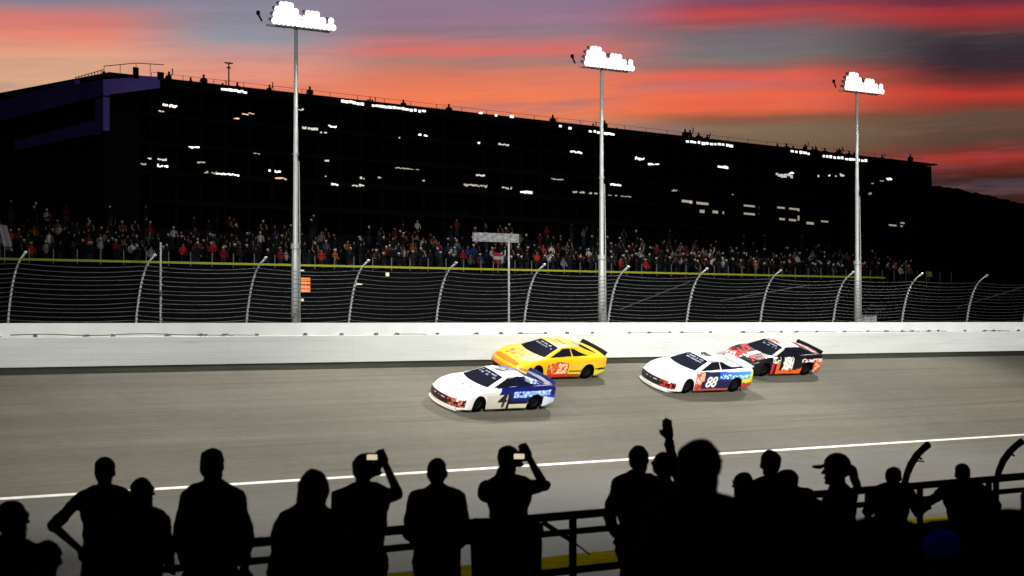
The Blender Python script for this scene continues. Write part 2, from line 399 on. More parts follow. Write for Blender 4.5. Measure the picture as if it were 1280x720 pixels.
# plain slender posts rising beside the fence
def slender(px, ytop, label, r=.04):
    t, z = tz(px, ytop, 69.9); bm = bmesh.new(); tube(bm, [(t, 69.9, 4.2), (t, 69.9, z)], r, 8)
    for k in range(8): tube(bm, [(t - .06, 69.86, 5.9 + k*.28), (t + .06, 69.86, 5.9 + k*.28)], .02, 5)
    return tag(mk('fence_stay', bm, M['steel'], rz=A), label, 'post')
slender(201, 303, 'thin straight grey post behind the fence, left one near the hooked fence top')
slender(636, 303, 'thin straight grey post carrying the pale board before the crowd', .045)
for (x0, y0, x1, y1, lab) in ((772, 388, 862, 352, 'slanting guy wire beside the middle light pole'), (900, 376, 1012, 356, 'slanting guy wire between the middle and the right light pole'), (1196, 384, 1282, 358, 'slanting guy wire at the right end of the fence')):
    a_ = tz(x0, y0, 71); b_ = tz(x1, y1, 71); bm = bmesh.new(); tube(bm, [(a_[0], 71, a_[1]), (b_[0], 71, b_[1])], .022, 5); gw = empty('guy_wire', rz=A); tag(gw, lab, 'wire'); mk('wire', bm, M['cable'], gw)
    bm = bmesh.new(); tube(bm, [(b_[0], 71, b_[1]), (b_[0], 71, 4)], .03, 5); mk('anchor_post', bm, M['dark'], gw); bm = bmesh.new(); tube(bm, [(a_[0], 71, a_[1]), (a_[0], 71, 4)], .03, 5); mk('anchor_post', bm, M['dark'], gw)

# ------------------------------------------------------------------ light poles
def copy_tree(o, parent=None):
    c_ = o.copy(); COL.objects.link(c_); c_.parent = parent
    for ch in list(o.children): copy_tree(ch, c_)
    return c_
LB = [(-1.42 + .235*i_, .02) for i_ in range(14)] + [(-1.36 + .235*i_, .27) for i_ in range(6)] + [(.16 + .235*i_, .27) for i_ in range(5)] \
   + [(-1.27 + .235*i_, .52) for i_ in range(5)] + [(.30 + .235*i_, .50) for i_ in range(3)] + [(-1.05, .74), (-.82, .76), (-.58, .74), (1.52, .30)]
def light_pole(px, pybase, pytop, label, guard=False):
    t, zt_ = tz(px, pytop, 71.5); r = empty('light_pole', P(t, 71.5, 4.2), A); tag(r, label, 'light pole', 'floodlight poles behind the track wall')
    H = zt_ - 4.2; bm = bmesh.new(); tube(bm, [(0, 0, 0), (0, 0, H*.33), (0, 0, H*.34), (0, 0, H + .3)], [.19, .165, .12, .075], 14)
    mk('pole', bm, M['steel'], r, smooth=True)
    bm = bmesh.new(); tube(bm, [(0, 0, H*.335), (0, 0, H*.35)], .21, 14); mk('flange', bm, M['steel'], r); bm = bmesh.new(); tube(bm, [(0, 0, H*.62), (0, 0, H*.625)], .14, 12); mk('flange', bm, M['steel'], r)
    bm = bmesh.new(); tube(bm, [(.13, -.16, .5), (.13, -.14, H*.34), (.10, -.1, H*.6)], .02, 6); mk('conduit', bm, M['steel'], r)
    for zz, x0, x1 in ((H + .24, -1.5, 1.75), (H + .5, -1.4, 1.3), (H + .76, -1.3, .9)):
        bm = bmesh.new(); box(bm, x0, x1, -.05, .05, zz - .22, zz - .14); mk('crossarm', bm, M['steel'], r)
    bm = bmesh.new(); box(bm, -.05, .05, -.05, .05, H, H + .85); mk('mast', bm, M['steel'], r)
    for lx, lz in LB:
        bm = bmesh.new(); tube(bm, [(lx, -.12, H + .3 + lz), (lx, -.34, H + .22 + lz), (lx, -.46, H + .18 + lz)], [.06, .11, .14], 12); la = mk('floodlight', bm, M['steel'], r, smooth=True)
        bm = bmesh.new(); ell(bm, (lx, -.47, H + .175 + lz), (.148, .06, .148), nu=12, nv=6); mk('lens', bm, M['lampw'], la, smooth=True)
    bm = bmesh.new(); tube(bm, [(-1.75, 0, H + .2), (-1.95, 0, H + .5)], .04, 6); box(bm, -2.0, -1.88, -.05, .05, H + .45, H + .62); mk('lightning_rod', bm, M['dark'], r)
    spot(P(t + .4, 70.6, zt_ + .8), P(t - 6, 60, 2), 26e3, 95, .8, rad=.8, name='lamp_bank')
    return r
light_pole(370, 403, 37, 'tall grey floodlight pole with blazing lamps, tallest and leftmost of the three')
light_pole(752, 403, 88, 'grey floodlight pole with blazing lamps behind the yellow car, middle of the three')
light_pole(1071, 400, 117, 'grey floodlight pole with blazing lamps, shortest and rightmost of the three')
# orange message sign, cabinet
t, z = tz(382, 356, 73); s = empty('message_sign', P(t, 73, 4.1), A); tag(s, 'small lit orange message sign beside the foot of the left light pole', 'sign')
bm = bmesh.new(); box(bm, -.27, .27, 0, .12, z - 4.1 - .36, z - 4.1 + .36); mk('sign_box', bm, M['dark'], s)
bm = bmesh.new(); mo = mat('orange_led', (.9, .25, .08), .5, emis=(1, .23, .06), es=.85)
for i in range(3):
    for j in range(4): box(bm, -.24 + i*.17, -.24 + i*.17 + .135, -.02, -.002, z - 4.1 - .33 + j*.17, z - 4.1 - .33 + j*.17 + .13)
mk('lit_cells', bm, mo, s); bm = bmesh.new(); tube(bm, [(0, .06, 0), (0, .06, z - 4.5)], .05, 8); mk('post', bm, M['dark'], s)
for px, py, wd_, hh, lab in ((377, 338, .28, .06, 'tiny white lamp above the orange sign'), (379, 375, .12, .12, 'tiny white lamp below the orange sign'), (449, 355, .38, .07, 'small pale lamp right of the orange sign, behind a fence post'), (485, 343, .14, .18, 'small white lamp under the yellow rail')):
    t, z = tz(px, py, 78); bm = bmesh.new(); box(bm, t - wd_/2, t + wd_/2, 78, 78.1, z - hh/2, z + hh/2)
    ml = empty('marker_lamp', rz=A); tag(ml, lab, 'lamp'); mk('lit_face', bm, M['wing'], ml)
    bm = bmesh.new(); box(bm, t - .02, t + .02, 78.11, 78.15, 4, z); mk('post', bm, M['dark'], ml)
t, z = tz(1088, 388, 71); cb = empty('utility_cabinet', P(t, 71, 4.2), A); tag(cb, 'grey utility cabinet at the foot of the right light pole', 'cabinet')
bm = bmesh.new(); box(bm, -.5, .55, 0, .5, 0, 1.95); bmesh.ops.bevel(bm, geom=bm.edges[:], offset=.03); mk('case', bm, M['steel'], cb)
bm = bmesh.new(); box(bm, -.42, .0, -.02, -.002, .1, 1.85); mk('door', bm, M['steel'], cb); bm = bmesh.new(); box(bm, .05, .47, -.02, -.002, .1, 1.85); mk('door', bm, M['steel'], cb)
for k in range(4):
    bm = bmesh.new(); tube(bm, [(-.9 + k*.25, -.1, 2.0 + k*.18), (-.2 + k*.1, -.14, 1.9 + k*.2), (.5 + k*.3, -.1, 2.05 + k*.15)], .02, 5); mk('wire', bm, M['cable'], cb)

# ------------------------------------------------------------------ grandstand
PB, PF = 110.0, 126.0
g = empty('grandstand', rz=A); tag(g, 'huge dark grandstand with suites and lit windows beyond the fence', 'grandstand')
tL = tz(128, 120, PF)[0]; tR = tz(1160, 235, PF)[0]
tRF = tz(1172, 206, PF - 1)[0]
zl = tz(200, 97, PF - 1)[1]; zr = tz(1160, 204, PF - 1)[1]; tl_ = tz(200, 97, PF - 1)[0]
def zroof(t): return zl + (zr - zl) * (t - tl_) / (tRF - tl_)
zbase = tz(0, 325, PB)[1]
# lower seating bowl
bm = bmesh.new(); NR = 22; prof = [(PB, 4.0), (PB, zbase - .15)]
for i in range(NR): prof += [(PB + .3 + i*.78, zbase - .5 + i*.17), (PB + .3 + (i+1)*.78, zbase - .5 + i*.17)]
prof += [(PF + 2.5, zbase - .5 + NR*.17), (PF + 2.5, 4.0)]
prof = [prof[0], prof[1], (PB + .2, zbase - .15), (PB + .2, zbase - .5)] + prof[2:]
tS0, tS1 = tz(-90, 300, PB)[0], tz(1190, 345, PB)[0]
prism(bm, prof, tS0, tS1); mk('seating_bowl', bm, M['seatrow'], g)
# front rail in yellow
bm = bmesh.new(); tYe = tz(1105, 345, PB)[0]; box(bm, tS0, tYe, PB - .12, PB + .02, zbase + .0, zbase + .14); mk('front_rail', bm, M['railyel'], g)
k = 0; t = tS0
while t < tS1 and k < 90:
    bm = bmesh.new(); box(bm, t, t + .05, PB + .05, PB + .1, zbase - .15, zbase + .75); mk('rail_post', bm, M['steel'], g); t += 1.6; k += 1
bm = bmesh.new(); box(bm, tS0, tS1, PB + .05, PB + .1, zbase + .75, zbase + .79); mk('hand_rail', bm, M['dark'], g)
# upper tiers: a solid mass plus protruding floor slabs and mullions following the roof line
zc = zbase - .5 + NR*.17
def slab(name, p0, p1, f0, f1, th, m, ta_=None, tb_=None):
    """slab whose height runs as a fraction f between concourse and roof"""
    a_, b_ = (tL if ta_ is None else ta_), (tR if tb_ is None else tb_)
    bm = bmesh.new(); vs = []
    for tt_ in (a_, b_):
        zb_ = zc - 1 + (zroof(tt_) - zc + 1) * f0; zt2 = (zc - 1 + (zroof(tt_) - zc + 1) * f1) if f1 is not None else zb_ + th
        vs.append([bm.verts.new((tt_, p_, z_)) for p_, z_ in ((p0, zb_), (p1, zb_), (p1, zt2), (p0, zt2))])
    for i in range(4): bm.faces.new((vs[0][i], vs[0][(i+1) % 4], vs[1][(i+1) % 4], vs[1][i]))
    bm.faces.new(vs[0][::-1]); bm.faces.new(vs[1]); return mk(name, bm, m, g)
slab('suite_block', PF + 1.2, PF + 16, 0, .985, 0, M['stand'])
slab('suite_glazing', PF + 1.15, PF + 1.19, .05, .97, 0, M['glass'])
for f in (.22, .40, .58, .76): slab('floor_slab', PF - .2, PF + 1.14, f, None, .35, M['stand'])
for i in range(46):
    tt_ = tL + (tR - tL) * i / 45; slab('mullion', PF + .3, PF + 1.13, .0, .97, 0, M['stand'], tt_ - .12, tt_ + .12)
# roof slab with overhanging tapered end
bm = bmesh.new(); vs = []
for tt_, dz in ((tL, .7), (tR - 9, .7), (tR - 3, .6), (tRF, .12)):
    vs.append([bm.verts.new((tt_, p_, z_)) for p_, z_ in ((PF - 1, zroof(tt_) - dz), (PF + 17, zroof(tt_) - dz), (PF + 17, zroof(tt_)), (PF - 1, zroof(tt_)))])
for a_, b_ in zip(vs, vs[1:]):
    for i in range(4): bm.faces.new((a_[i], a_[(i+1) % 4], b_[(i+1) % 4], b_[i]))
bm.faces.new(vs[0][::-1]); bm.faces.new(vs[-1]); mk('roof', bm, M['stand'], g)
bm = bmesh.new(); vs = []     # raked end wall under the overhang
ze = zroof(tR)
a1 = [(tR - 3, ze - .5), (tRF - .5, ze - .25), (tR - .1, ze - 3.0), (tR, 12), (tR - 3, 12)]
va = [bm.verts.new((x_, PF - .6, z_)) for x_, z_ in a1]; vb = [bm.verts.new((x_, PF + 16.5, z_)) for x_, z_ in a1]
for i in range(5): bm.faces.new((va[i], va[(i+1) % 5], vb[(i+1) % 5], vb[i]))
bm.faces.new(va); bm.faces.new(vb[::-1]); mk('end_wall', bm, M['stand'], g)
# lower tier fill to the right below
slab('concourse_wall', PF + 1.0, PF + 16, -.6, .05, 0, M['stand'], tL, tR + .3)
# roof railing
def roofrail(name, pts, h, p, post=1.2, m='dark', r=.03):
    tot = 0; bm = bmesh.new(); tube(bm, [(t_, p, z_ + h) for t_, z_ in pts], r, 5)
    mk(name, bm, M[m], g); n_ = 0
    for (t0_, z0_), (t1_, z1_) in zip(pts, pts[1:]):
        n = max(1, int((t1_ - t0_) / post))
        for i in range(n):
            f = i / n; bm = bmesh.new(); zz = z0_ + (z1_ - z0_) * f; box(bm, t0_ + (t1_-t0_)*f, t0_ + (t1_-t0_)*f + .03, p, p + .03, zz - .05, zz + h); mk(name + '_post', bm, M[m], g)
roofrail('roof_rail', [(tl_, zroof(tl_)), (tRF - .5, zroof(tRF - .5))], .5, PF + .2, 2.6, 'dark', .014)
# lit windows and lamps, placed on the facade
def facade(px, py, w_, h_, m, name, p=PF - .26, mn=.0):
    t_, z_ = tz(px, py, p); D = (P(t_, p, z_)).y; kx = D / F / math.cos(A) * 1.0; kz = D / F
    bm = bmesh.new(); hw = w_ * kx / 2; hh = h_ * kz / 2
    vs_ = [bm.verts.new((t_ + a_, p + d_, z_ + b_ - a_ * .03)) for d_ in (0, .06) for a_, b_ in ((-hw, -hh), (hw, -hh), (hw, hh), (-hw, hh))]
    for f_ in ((0,1,2,3),(7,6,5,4),(0,4,5,1),(1,5,6,2),(2,6,7,3),(3,7,4,0)): bm.faces.new([vs_[i] for i in f_])
    return mk(name, bm, M[m], g)
WIN = [(213,132,16,4,'winw'),(202,139,6,3,'wino'),(296,148,6,3,'wino'),(307,143,7,3,'wino'),(315,142,7,2,'wino'),(376,137,7,3,'winw'),(388,161,18,4,'winw'),(405,166,8,3,'winw'),(416,158,9,3,'winw'),
 (243,184,12,3,'winw'),(252,203,9,3,'wing'),(170,195,6,4,'winw'),(186,198,7,3,'winw'),(203,199,10,4,'winw'),(204,208,12,5,'winw'),(176,205,12,3,'wing'),(275,217,34,3,'wing'),(285,218,26,3,'winw'),(345,214,16,4,'winw'),(352,223,14,3,'wino'),(320,192,9,2,'wing'),(409,201,5,3,'winw'),(405,220,6,3,'winw'),(420,231,10,4,'winw'),
 (500,173,5,4,'wino'),(529,169,11,3,'winw'),(599,179,2,4,'winw'),(630,181,13,3,'winw'),(599,178,4,2,'wino'),(719,190,18,3,'winw'),(800,198,12,4,'winw'),(816,205,18,3,'winw'),(453,223,5,4,'winw'),(448,232,14,4,'winw'),(475,222,4,3,'wing'),(510,211,30,2,'wing'),(530,227,3,6,'wing'),(601,219,11,3,'winw'),(594,232,30,4,'wing'),(634,235,12,4,'wing'),(658,240,14,3,'winw'),(697,224,16,2,'wing'),(770,231,14,3,'winw'),(842,238,10,3,'wing'),(732,241,32,3,'wing'),(775,245,30,2,'wing'),
 (904,209,14,4,'winw'),(981,219,24,6,'winw'),(990,216,6,4,'winw'),(1023,220,3,4,'wino'),(1036,219,5,3,'winw'),(1046,220,4,3,'winw'),(1053,219,6,4,'winw'),(1103,226,6,2,'wing'),(1112,224,8,4,'winw'),(1091,229,3,3,'wing'),(915,243,4,2,'winw'),(1088,242,4,4,'wing')]
def lit(px, py, w_, h_, m):
    p = PF - .26; D = P(*((tz(px, py, p)[0]), p, 0)).y; kx = D / F / math.cos(A); kz = D / F; t_, z_ = tz(px, py, p); bm = bmesh.new(); x = -w_/2
    while x < w_/2 - .4:
        c_ = min(.9 + rnd() * 2.6, w_/2 - x); hh = h_ * (.3 + rnd() * .5); dz = (rnd() - .5) * h_ * .45 - x * .03
        if rnd() < .86: box(bm, t_ + x*kx, t_ + (x + c_*.86)*kx, p, p + .06, z_ + (dz - hh/2)*kz, z_ + (dz + hh/2)*kz)
        x += c_
    if not bm.verts: box(bm, t_, t_ + .1, p, p + .06, z_ - .05, z_ + .05)
    return mk('lit_window', bm, M['winm' if m == 'winw' and rnd() < .35 else m], g)
random.seed(12)
for px, py, w_, h_, m in WIN: lit(px, py, w_, h_, m)
# brightly outlined boxes on the concourse
for px, py, w_, h_ in ((938, 263, 22, 11), (985, 268, 29, 15)):
    facade(px, py - h_/2, w_, 2.2, 'wing', 'lit_frame', PF + .6); facade(px + w_/2 - 1, py, 2, h_, 'wing', 'lit_frame', PF + .6); facade(px, py + h_/2 - 1, w_*.8, 2.5, 'wing', 'lit_frame', PF + .6)
for px, py, w_, h_ in ((875,254,28,3),(893,264,10,5),(862,252,20,3),(1013,279,10,3),(906,266,5,3),(661,241,10,5),(878,264,6,4),(1033,277,14,2),(1056,271,3,8),(1090,263,3,6),(1120,282,20,2),(1131,279,14,2)): facade(px, py, w_, h_, 'wing', 'concourse_lamp', PF + .6)
# rows of small lamps just under the roof edge
rows = [((277,111),(306,115),9),((428,126),(452,130),6),((466,132),(530,139),13),((738,164),(766,168),7),((859,177),(914,182),12),((990,189),(1011,192),5),((1029,195),(1082,201),12),((600,141),(640,146),3),((700,158),(712,160),2)]
random.seed(2)
for (x0,y0),(x1,y1),n in rows:
    for i in range(n):
        f = i / max(1, n-1); facade(x0 + (x1-x0)*f + rnd()*1.2, y0 + (y1-y0)*f + rnd()*1.2 - .6, 2.2 + rnd()*2.4, 2.2 + rnd()*1.2, 'winw', 'roof_lamp', PF - 1.1)
# left end wing, purple light painted in: a sloping return at the end of the stand
tW = tL
def wing(name, pix, m, depth=.5, dt=0):
    pts = [pz(x_, y_, tW + dt) for x_, y_ in pix]; bm = bmesh.new()
    a_ = [bm.verts.new((tW + dt, p_, z_)) for p_, z_ in pts]; b_ = [bm.verts.new((tW + dt + depth, p_, z_)) for p_, z_ in pts]
    n = len(pts)
    for i in range(n): bm.faces.new((a_[i], a_[(i+1) % n], b_[(i+1) % n], b_[i]))
    bm.faces.new(a_); bm.faces.new(b_[::-1]); return mk(name, bm, M[m], g)
wing('wing_parapet', [(-60,141),(0,126),(92,100),(95,108),(129,99),(129,119),(0,151),(-60,168)], 'purple', .5, -.6)
wing('wing_upright', [(119,124),(129,121),(129,163),(119,166)], 'purple', .5, -.62)
wing('wing_band', [(18,176),(118,150),(118,167),(18,188)], 'purple', .5, -.6)
wing('wing_wall', [(-60,160),(129,112),(129,330),(-60,330)], 'stand', 3, -.1)
def fr(px, y0, y1, m, name, w_=2):   # small things on the front fascia
    return facade(px, (y0+y1)/2, w_, y1-y0, m, name, PF - 1.05)
bm = bmesh.new(); zz = [tz(x_, y_, PF - 1.04) for x_, y_ in ((129,99),(165,97),(168,94),(200,96),(200,110),(129,119))]
a_ = [bm.verts.new((x_, PF - 1.04, z_)) for x_, z_ in zz]; b_ = [bm.verts.new((x_, PF + 3, z_)) for x_, z_ in zz]
for i in range(6): bm.faces.new((a_[i], a_[(i+1) % 6], b_[(i+1) % 6], b_[i]))
bm.faces.new(a_); bm.faces.new(b_[::-1]); mk('corner_parapet', bm, M['purple'], g)
fr(170, 84, 98, 'dark', 'parapet_pier', 6); fr(130, 89, 100, 'dark', 'parapet_pier', 3); fr(201, 90, 100, 'dark', 'parapet_pier', 7)
roofrail('parapet_rail', [tz(130, 96, PF-.9), tz(170, 92, PF-.9), tz(205, 94, PF-.9)], .75, PF - .9, .9)
for i in range(9):
    x_ = 94 + i*4; y_ = 108 - (x_-94)*.24; p_, z_ = pz(x_, y_, tW+.1); p2, z2 = pz(x_, y_ - 12, tW+.1)
    bm = bmesh.new(); box(bm, tW+.1, tW+.14, p_-.02, p_+.02, z_ - .2, z2); mk('wing_rail_post', bm, M['dark'], g)
bm = bmesh.new(); tube(bm, [(tW+.12, *pz(94, 97, tW+.1)), (tW+.12, *pz(129, 87, tW+.1))], .03, 5); mk('wing_rail', bm, M['dark'], g)
# antenna
t_, z_ = tz(286, 78, PF + 2); ant = empty('antenna', P(t_, PF + 2, zroof(t_)), A); tag(ant, 'thin antenna mast with crossbar standing on the grandstand roof', 'antenna')
bm = bmesh.new(); tube(bm, [(0, 0, 0), (0, 0, z_ - zroof(t_))], .05, 6); mk('mast', bm, M['dark'], ant)
bm = bmesh.new(); box(bm, -.35, .35, -.04, .04, z_ - zroof(t_) - .1, z_ - zroof(t_)); box(bm, -.15, .15, -.04, .04, z_ - zroof(t_) - .45, z_ - zroof(t_) - .35); mk('crossbar', bm, M['dark'], ant)
# hill at the right behind the stand
bm = bmesh.new(); pts = []
random.seed(4); hp = []
for x_ in range(1120, 1700, 4):
    y_ = 232 + max(0, x_ - 1185) * .22 + rnd() * 2.5 - (2 if x_ < 1160 else 0); y_ = min(y_, 330)
    q = at(x_, y_, 330); hp.append(q)
a_ = [bm.verts.new(q) for q in hp]; b_ = [bm.verts.new((q.x, q.y, -2)) for q in hp]; c_ = [bm.verts.new((q.x * 1.2, q.y + 70, q.z * .7)) for q in hp]; d_ = [bm.verts.new((q.x * 1.25, q.y + 120, -2)) for q in hp]
for r0, r1 in ((b_, a_), (a_, c_), (c_, d_)):
    for i in range(len(hp)-1): bm.faces.new((r0[i], r0[i+1], r1[i+1], r1[i]))
mk('hill', bm, M['ground'])['kind'] = 'structure'

# ------------------------------------------------------------------ crowd
SHIRT = [((.75,.75,.72),'white'),((.55,.04,.03),'red'),((.012,.012,.014),'black'),((.3,.3,.32),'grey'),((.45,.12,.03),'orange'),((.03,.05,.2),'blue'),((.015,.015,.018),'dark'),((.6,.6,.62),'pale grey'),((.25,.02,.03),'dark red'),((.03,.024,.02),'brown'),((.02,.02,.03),'navy')]
SW = [4, 3, 20, 4, 2, 2, 24, 3, 4, 8, 14]
SKIN = [(.24,.15,.11),(.30,.2,.15),(.12,.07,.045),(.2,.13,.09)]
def small_person(bm, x, y, z, shirt, skin, hat, stand=True, cols=None, q=1.0, arm=False):
    s = .95 + rnd() * .12; nu, nv = (8, 6) if q > .9 else (5, 4)
    f0 = len(bm.faces)
    def mark(colr):
        nonlocal f0
        bm.faces.ensure_lookup_table()
        for i in range(f0, len(bm.faces)): cols.append(colr)
        f0 = len(bm.faces)
    hgt = 1.7 * s if stand else 1.3 * s
    ell(bm, (x, y, z + hgt - .12), (.085, .1, .12), nu=nu, nv=nv); mark(skin if not hat else skin)
    ell(bm, (x, y + .02, z + hgt - .07), (.095, .11, .085), nu=nu, nv=nv); mark(hat or (.02, .015, .01))
    ell(bm, (x, y, z + hgt - .5), (.21, .13, .32), nu=nu, nv=nv); mark(shirt)
    for sd in (-1, 1):
        if arm and sd == 1: tube(bm, [(x + .2, y, z + hgt - .3), (x + .3, y - .1, z + hgt - .05), (x + .25, y - .15, z + hgt + .2)], .045, 5)
        else: tube(bm, [(x + sd*.2, y, z + hgt - .3), (x + sd*.27, y - .03, z + hgt - .55), (x + sd*.18, y - .2, z + hgt - .7)], .05, 5)
    mark(skin if rnd() < .2 else shirt)
    if q > .9 or stand:
        for sd in (-1, 1): tube(bm, [(x + sd*.09, y, z), (x + sd*.09, y, z + hgt - .75)], [.06, .09], 5)
        mark((.02, .025, .04))
def finish(name, bm, cols, m, parent=None, rz=None):
    me = bpy.data.meshes.new(name); bm.to_mesh(me); bm.free()
    at_ = me.color_attributes.new('paint', 'FLOAT_COLOR', 'CORNER'); data = []
    for p_ in me.polygons:
        data += [*cols[p_.index], 1] * p_.loop_total
    at_.data.foreach_set('color', data); me.shade_smooth()
    return link(name, me, m, parent, rz)
MC = mat_attr('crowd_cloth', .9, spec=.1)
random.seed(11); protos = {}
def pick():
    i = random.choices(range(len(SHIRT)), SW)[0]; return i
for i, (colr, nm) in enumerate(SHIRT):
    for v_ in range(2):
        bm = bmesh.new(); cols = []; small_person(bm, 0, 0, 0, colr, SKIN[(i+v_) % 4], (.85,.85,.82) if v_ else None, True, cols, arm=(v_ == 1 and i % 3 == 0))
        me = finish('spectator', bm, cols, MC); protos[i, v_] = me
used = set(); cnt = 0
for row in range(3):
    t = tz(-20, 320, PB)[0] + rnd()
    while t < tYe + 5 and cnt < 240:
        dens = .8 if row == 0 else .62
        if rnd() < dens:
            i, v_ = pick(), int(rnd() * 2); src = protos[i, v_]
            o = src if (i, v_) not in used else src.copy()
            if (i, v_) in used: COL.objects.link(o)
            used.add((i, v_)); o.location = P(t, PB + .68 + row*.78, zbase - .5 + row*.17); o.rotation_euler.z = A + (rnd()-.5)*.6
            tag(o, 'far spectator in %s shirt behind the yellow rail%s' % (SHIRT[i][1], ', white cap on' if v_ else ''), 'person', 'spectators in the front rows of the far grandstand'); cnt += 1
        t += .85 + rnd() * .5
for kk, o in protos.items():
    if kk not in used: bpy.data.objects.remove(o)
bm = bmesh.new(); cols = []
for row in range(3, NR):
    t = tz(-30, 300, PB)[0]
    while t < tS1 - 1:
        dn = max(.12, (.82 - row * .05)) * (1 if t < tYe - 12 else .65)
        if rnd() < dn and (t % 13.5) > 1.0:
            i = pick(); lite = row < 15
            if not lite and rnd() < .35: t += .7; continue
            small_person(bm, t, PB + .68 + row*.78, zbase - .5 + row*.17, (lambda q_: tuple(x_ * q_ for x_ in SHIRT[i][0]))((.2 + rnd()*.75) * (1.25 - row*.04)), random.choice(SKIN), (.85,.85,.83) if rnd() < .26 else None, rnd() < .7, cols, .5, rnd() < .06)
        t += .62 + rnd() * .35
o = finish('crowd', bm, cols, MC, rz=A); tag(o, 'dense far crowd of spectators filling the lower grandstand seats', 'crowd', kind='stuff')
# people silhouetted on the roof
bm = bmesh.new(); cols = []; small_person(bm, 0, 0, 0, (.01,.01,.01), (.02,.015,.01), None, True, cols); pr = finish('person', bm, cols, MC)
bm = bmesh.new(); cols = []; small_person(bm, 0, 0, 0, (.015,.01,.01), (.02,.015,.01), None, True, cols, arm=True); pr2 = finish('person', bm, cols, MC)
RP = [204,247,249,293,301,374,473,476,499,481,617,743,746,792,848,853,863,872,877,883,893,905,986,991,997,1003,1012,1017,1023,1029,1036,1044,1051,1057,1064,1068,330,690,560,1100,1126]
random.seed(21)
for i, x_ in enumerate(RP):
    t_ = tz(x_, 150, PF + 7.5)[0]; base = pr if i % 3 else pr2
    o = base if i in (0, 1) else base.copy()
    if i > 1: COL.objects.link(o)
    elif i == 1: o = pr
    o.location = P(t_, PF + 6 + rnd()*4, zroof(t_)); s_ = .92 + rnd()*.15; o.scale = (s_, s_, s_)
    tag(o, 'tiny dark person standing against the sunset on the grandstand roof', 'person', 'people silhouetted along the grandstand roof')
# pale board, flags
t_, z_ = tz(620, 297, 69.9); D = 83; bd = empty('trackside_board', P(t_, 69.9, z_), A); tag(bd, 'wide pale grey board on the thin post in front of the crowd', 'sign')
bm = bmesh.new(); box(bm, -1.35, 1.35, -.04, .04, -.2, .2); bmesh.ops.bevel(bm, geom=bm.edges[:], offset=.02)
mk('panel', bm, mat('board_face', (.16, .16, .17), .8, var=.75, scale=6, stretch=(1, 1, 1.6)), bd)
bm = bmesh.new(); box(bm, -1.38, 1.38, .05, .08, -.02, .02); mk('brace', bm, M['steel'], bd)
def flag(px, py, w_, h_, c1, lab, p=PB + .4, c2=None, tilt=0):
    t_, z_ = tz(px, py, p); r = empty('flag', P(t_, p, z_), A); tag(r, lab, 'flag'); bm = bmesh.new(); n = 10; rw = []
    for i in range(n+1):
        f = i/n; rw.append([bm.verts.new((f*w_ + tilt*b_, .12*math.sin(f*7 + b_), b_*h_ - .1*f)) for b_ in (-.5, -.17, .17, .5)])
    for a_, b_ in zip(rw, rw[1:]):
        for k_ in range(3): bm.faces.new((a_[k_], b_[k_], b_[k_+1], a_[k_+1])).material_index = 1 if (c2 and k_ == 1) else 0
    ms = [mat('flag_cloth', c1, .8)] + ([mat('flag_stripe', c2, .8)] if c2 else []); o = mk('cloth', bm, ms, r, True)
    m_ = o.modifiers.new('s', 'SOLIDIFY'); m_.thickness = .02
    bm = bmesh.new(); tube(bm, [(-.03, 0, -1.3), (-.03 + tilt*.5, 0, h_*.6)], .03, 6); mk('staff', bm, M['steel'], r)
flag(617, 322, .8, .8, (.5, .02, .03), 'red flag with white stripe held in the crowd below the pale board', c2=(.6,.6,.6))
flag(2, 296, .6, 1.5, (.7, .7, .72), 'white flag drooping at the far left edge of the crowd', tilt=-.35)
flag(1158, 342, .9, .45, (.3, .5, .03), 'yellow green glow built as a sheet on the rail right of the light pole', p=PB - .3)  # small green glow put in as a coloured sheet

# ------------------------------------------------------------------ race cars
MP = mat_attr('car_paint', .4, .3, spec=.3); MP.node_tree.nodes['Principled BSDF'].inputs['Coat Roughness'].default_value = .08
M['cglass'] = mat('car_glass', (.008, .009, .016), .12, coat=.5)
M['tyre'] = mat('tyre_rubber', (.003, .003, .003), 1, spec=0)
M['rim'] = mat('wheel_rim', (.006, .006, .006), .8, 0, spec=.1)
M['banner'] = mat('banner_marks', (.22, .24, .34), .5)
M['carblack'] = mat('car_black', (.004, .004, .005), .7, spec=.2)
XS = [-2.45,-2.1,-1.4,-.6,0,.8,1.4,2.0,2.3,2.5]; WS = [.90,.955,.995,.965,.96,.97,.995,.965,.90,.80]
def cw(x): return interp(x, XS, WS)
def ct(x): return interp(x, [-2.45,-2.0,-1.6,-1,.8,1.4,2.0,2.3,2.5], [.95,.985,.985,.97,.93,.87,.76,.67,.56])
def cb_(x):
    z = interp(x, [-2.45,-1.9,-1.5,2.1,2.5], [.30,.16,.11,.10,.10])
    for ax in (-1.38, 1.40):
        d = abs(x - ax)
        if d < .375: z = max(z, .30 + math.sqrt(max(0, .375**2 - d*d)))
    return z
def bow(x, y):
    if x > 1.4: x -= .30 * ((x - 1.4) / 1.1) * (abs(y) / .9) ** 2.2
    if x < -2.0: x += .08 * ((-2.0 - x) / .45) * (abs(y) / .9) ** 2
    return x
def section(x):
    w_, zt_, zb_ = cw(x), ct(x), cb_(x); side = []
    zs = max(zt_ - .17, zb_ + .02)
    for k in range(15):
        f = k / 14; z = zb_ + (zs - zb_) * f; q = (z - .45) / .45
        side.append((w_ * (1 - .035 * q * q), z))
    y0 = side[-1][0]
    for k in range(1, 8):
        th = k / 8 * math.pi / 2; side.append((y0 - .16 * (1 - math.cos(th)), zs + (zt_ - zs - .005) * math.sin(th)))
    y1 = side[-1][0]
    for k in range(1, 13):
        f = k / 12; y = y1 * (1 - f); side.append((y, zt_ - .005 + .03 * (1 - (y / max(y1, .01)) ** 2)))
    return side
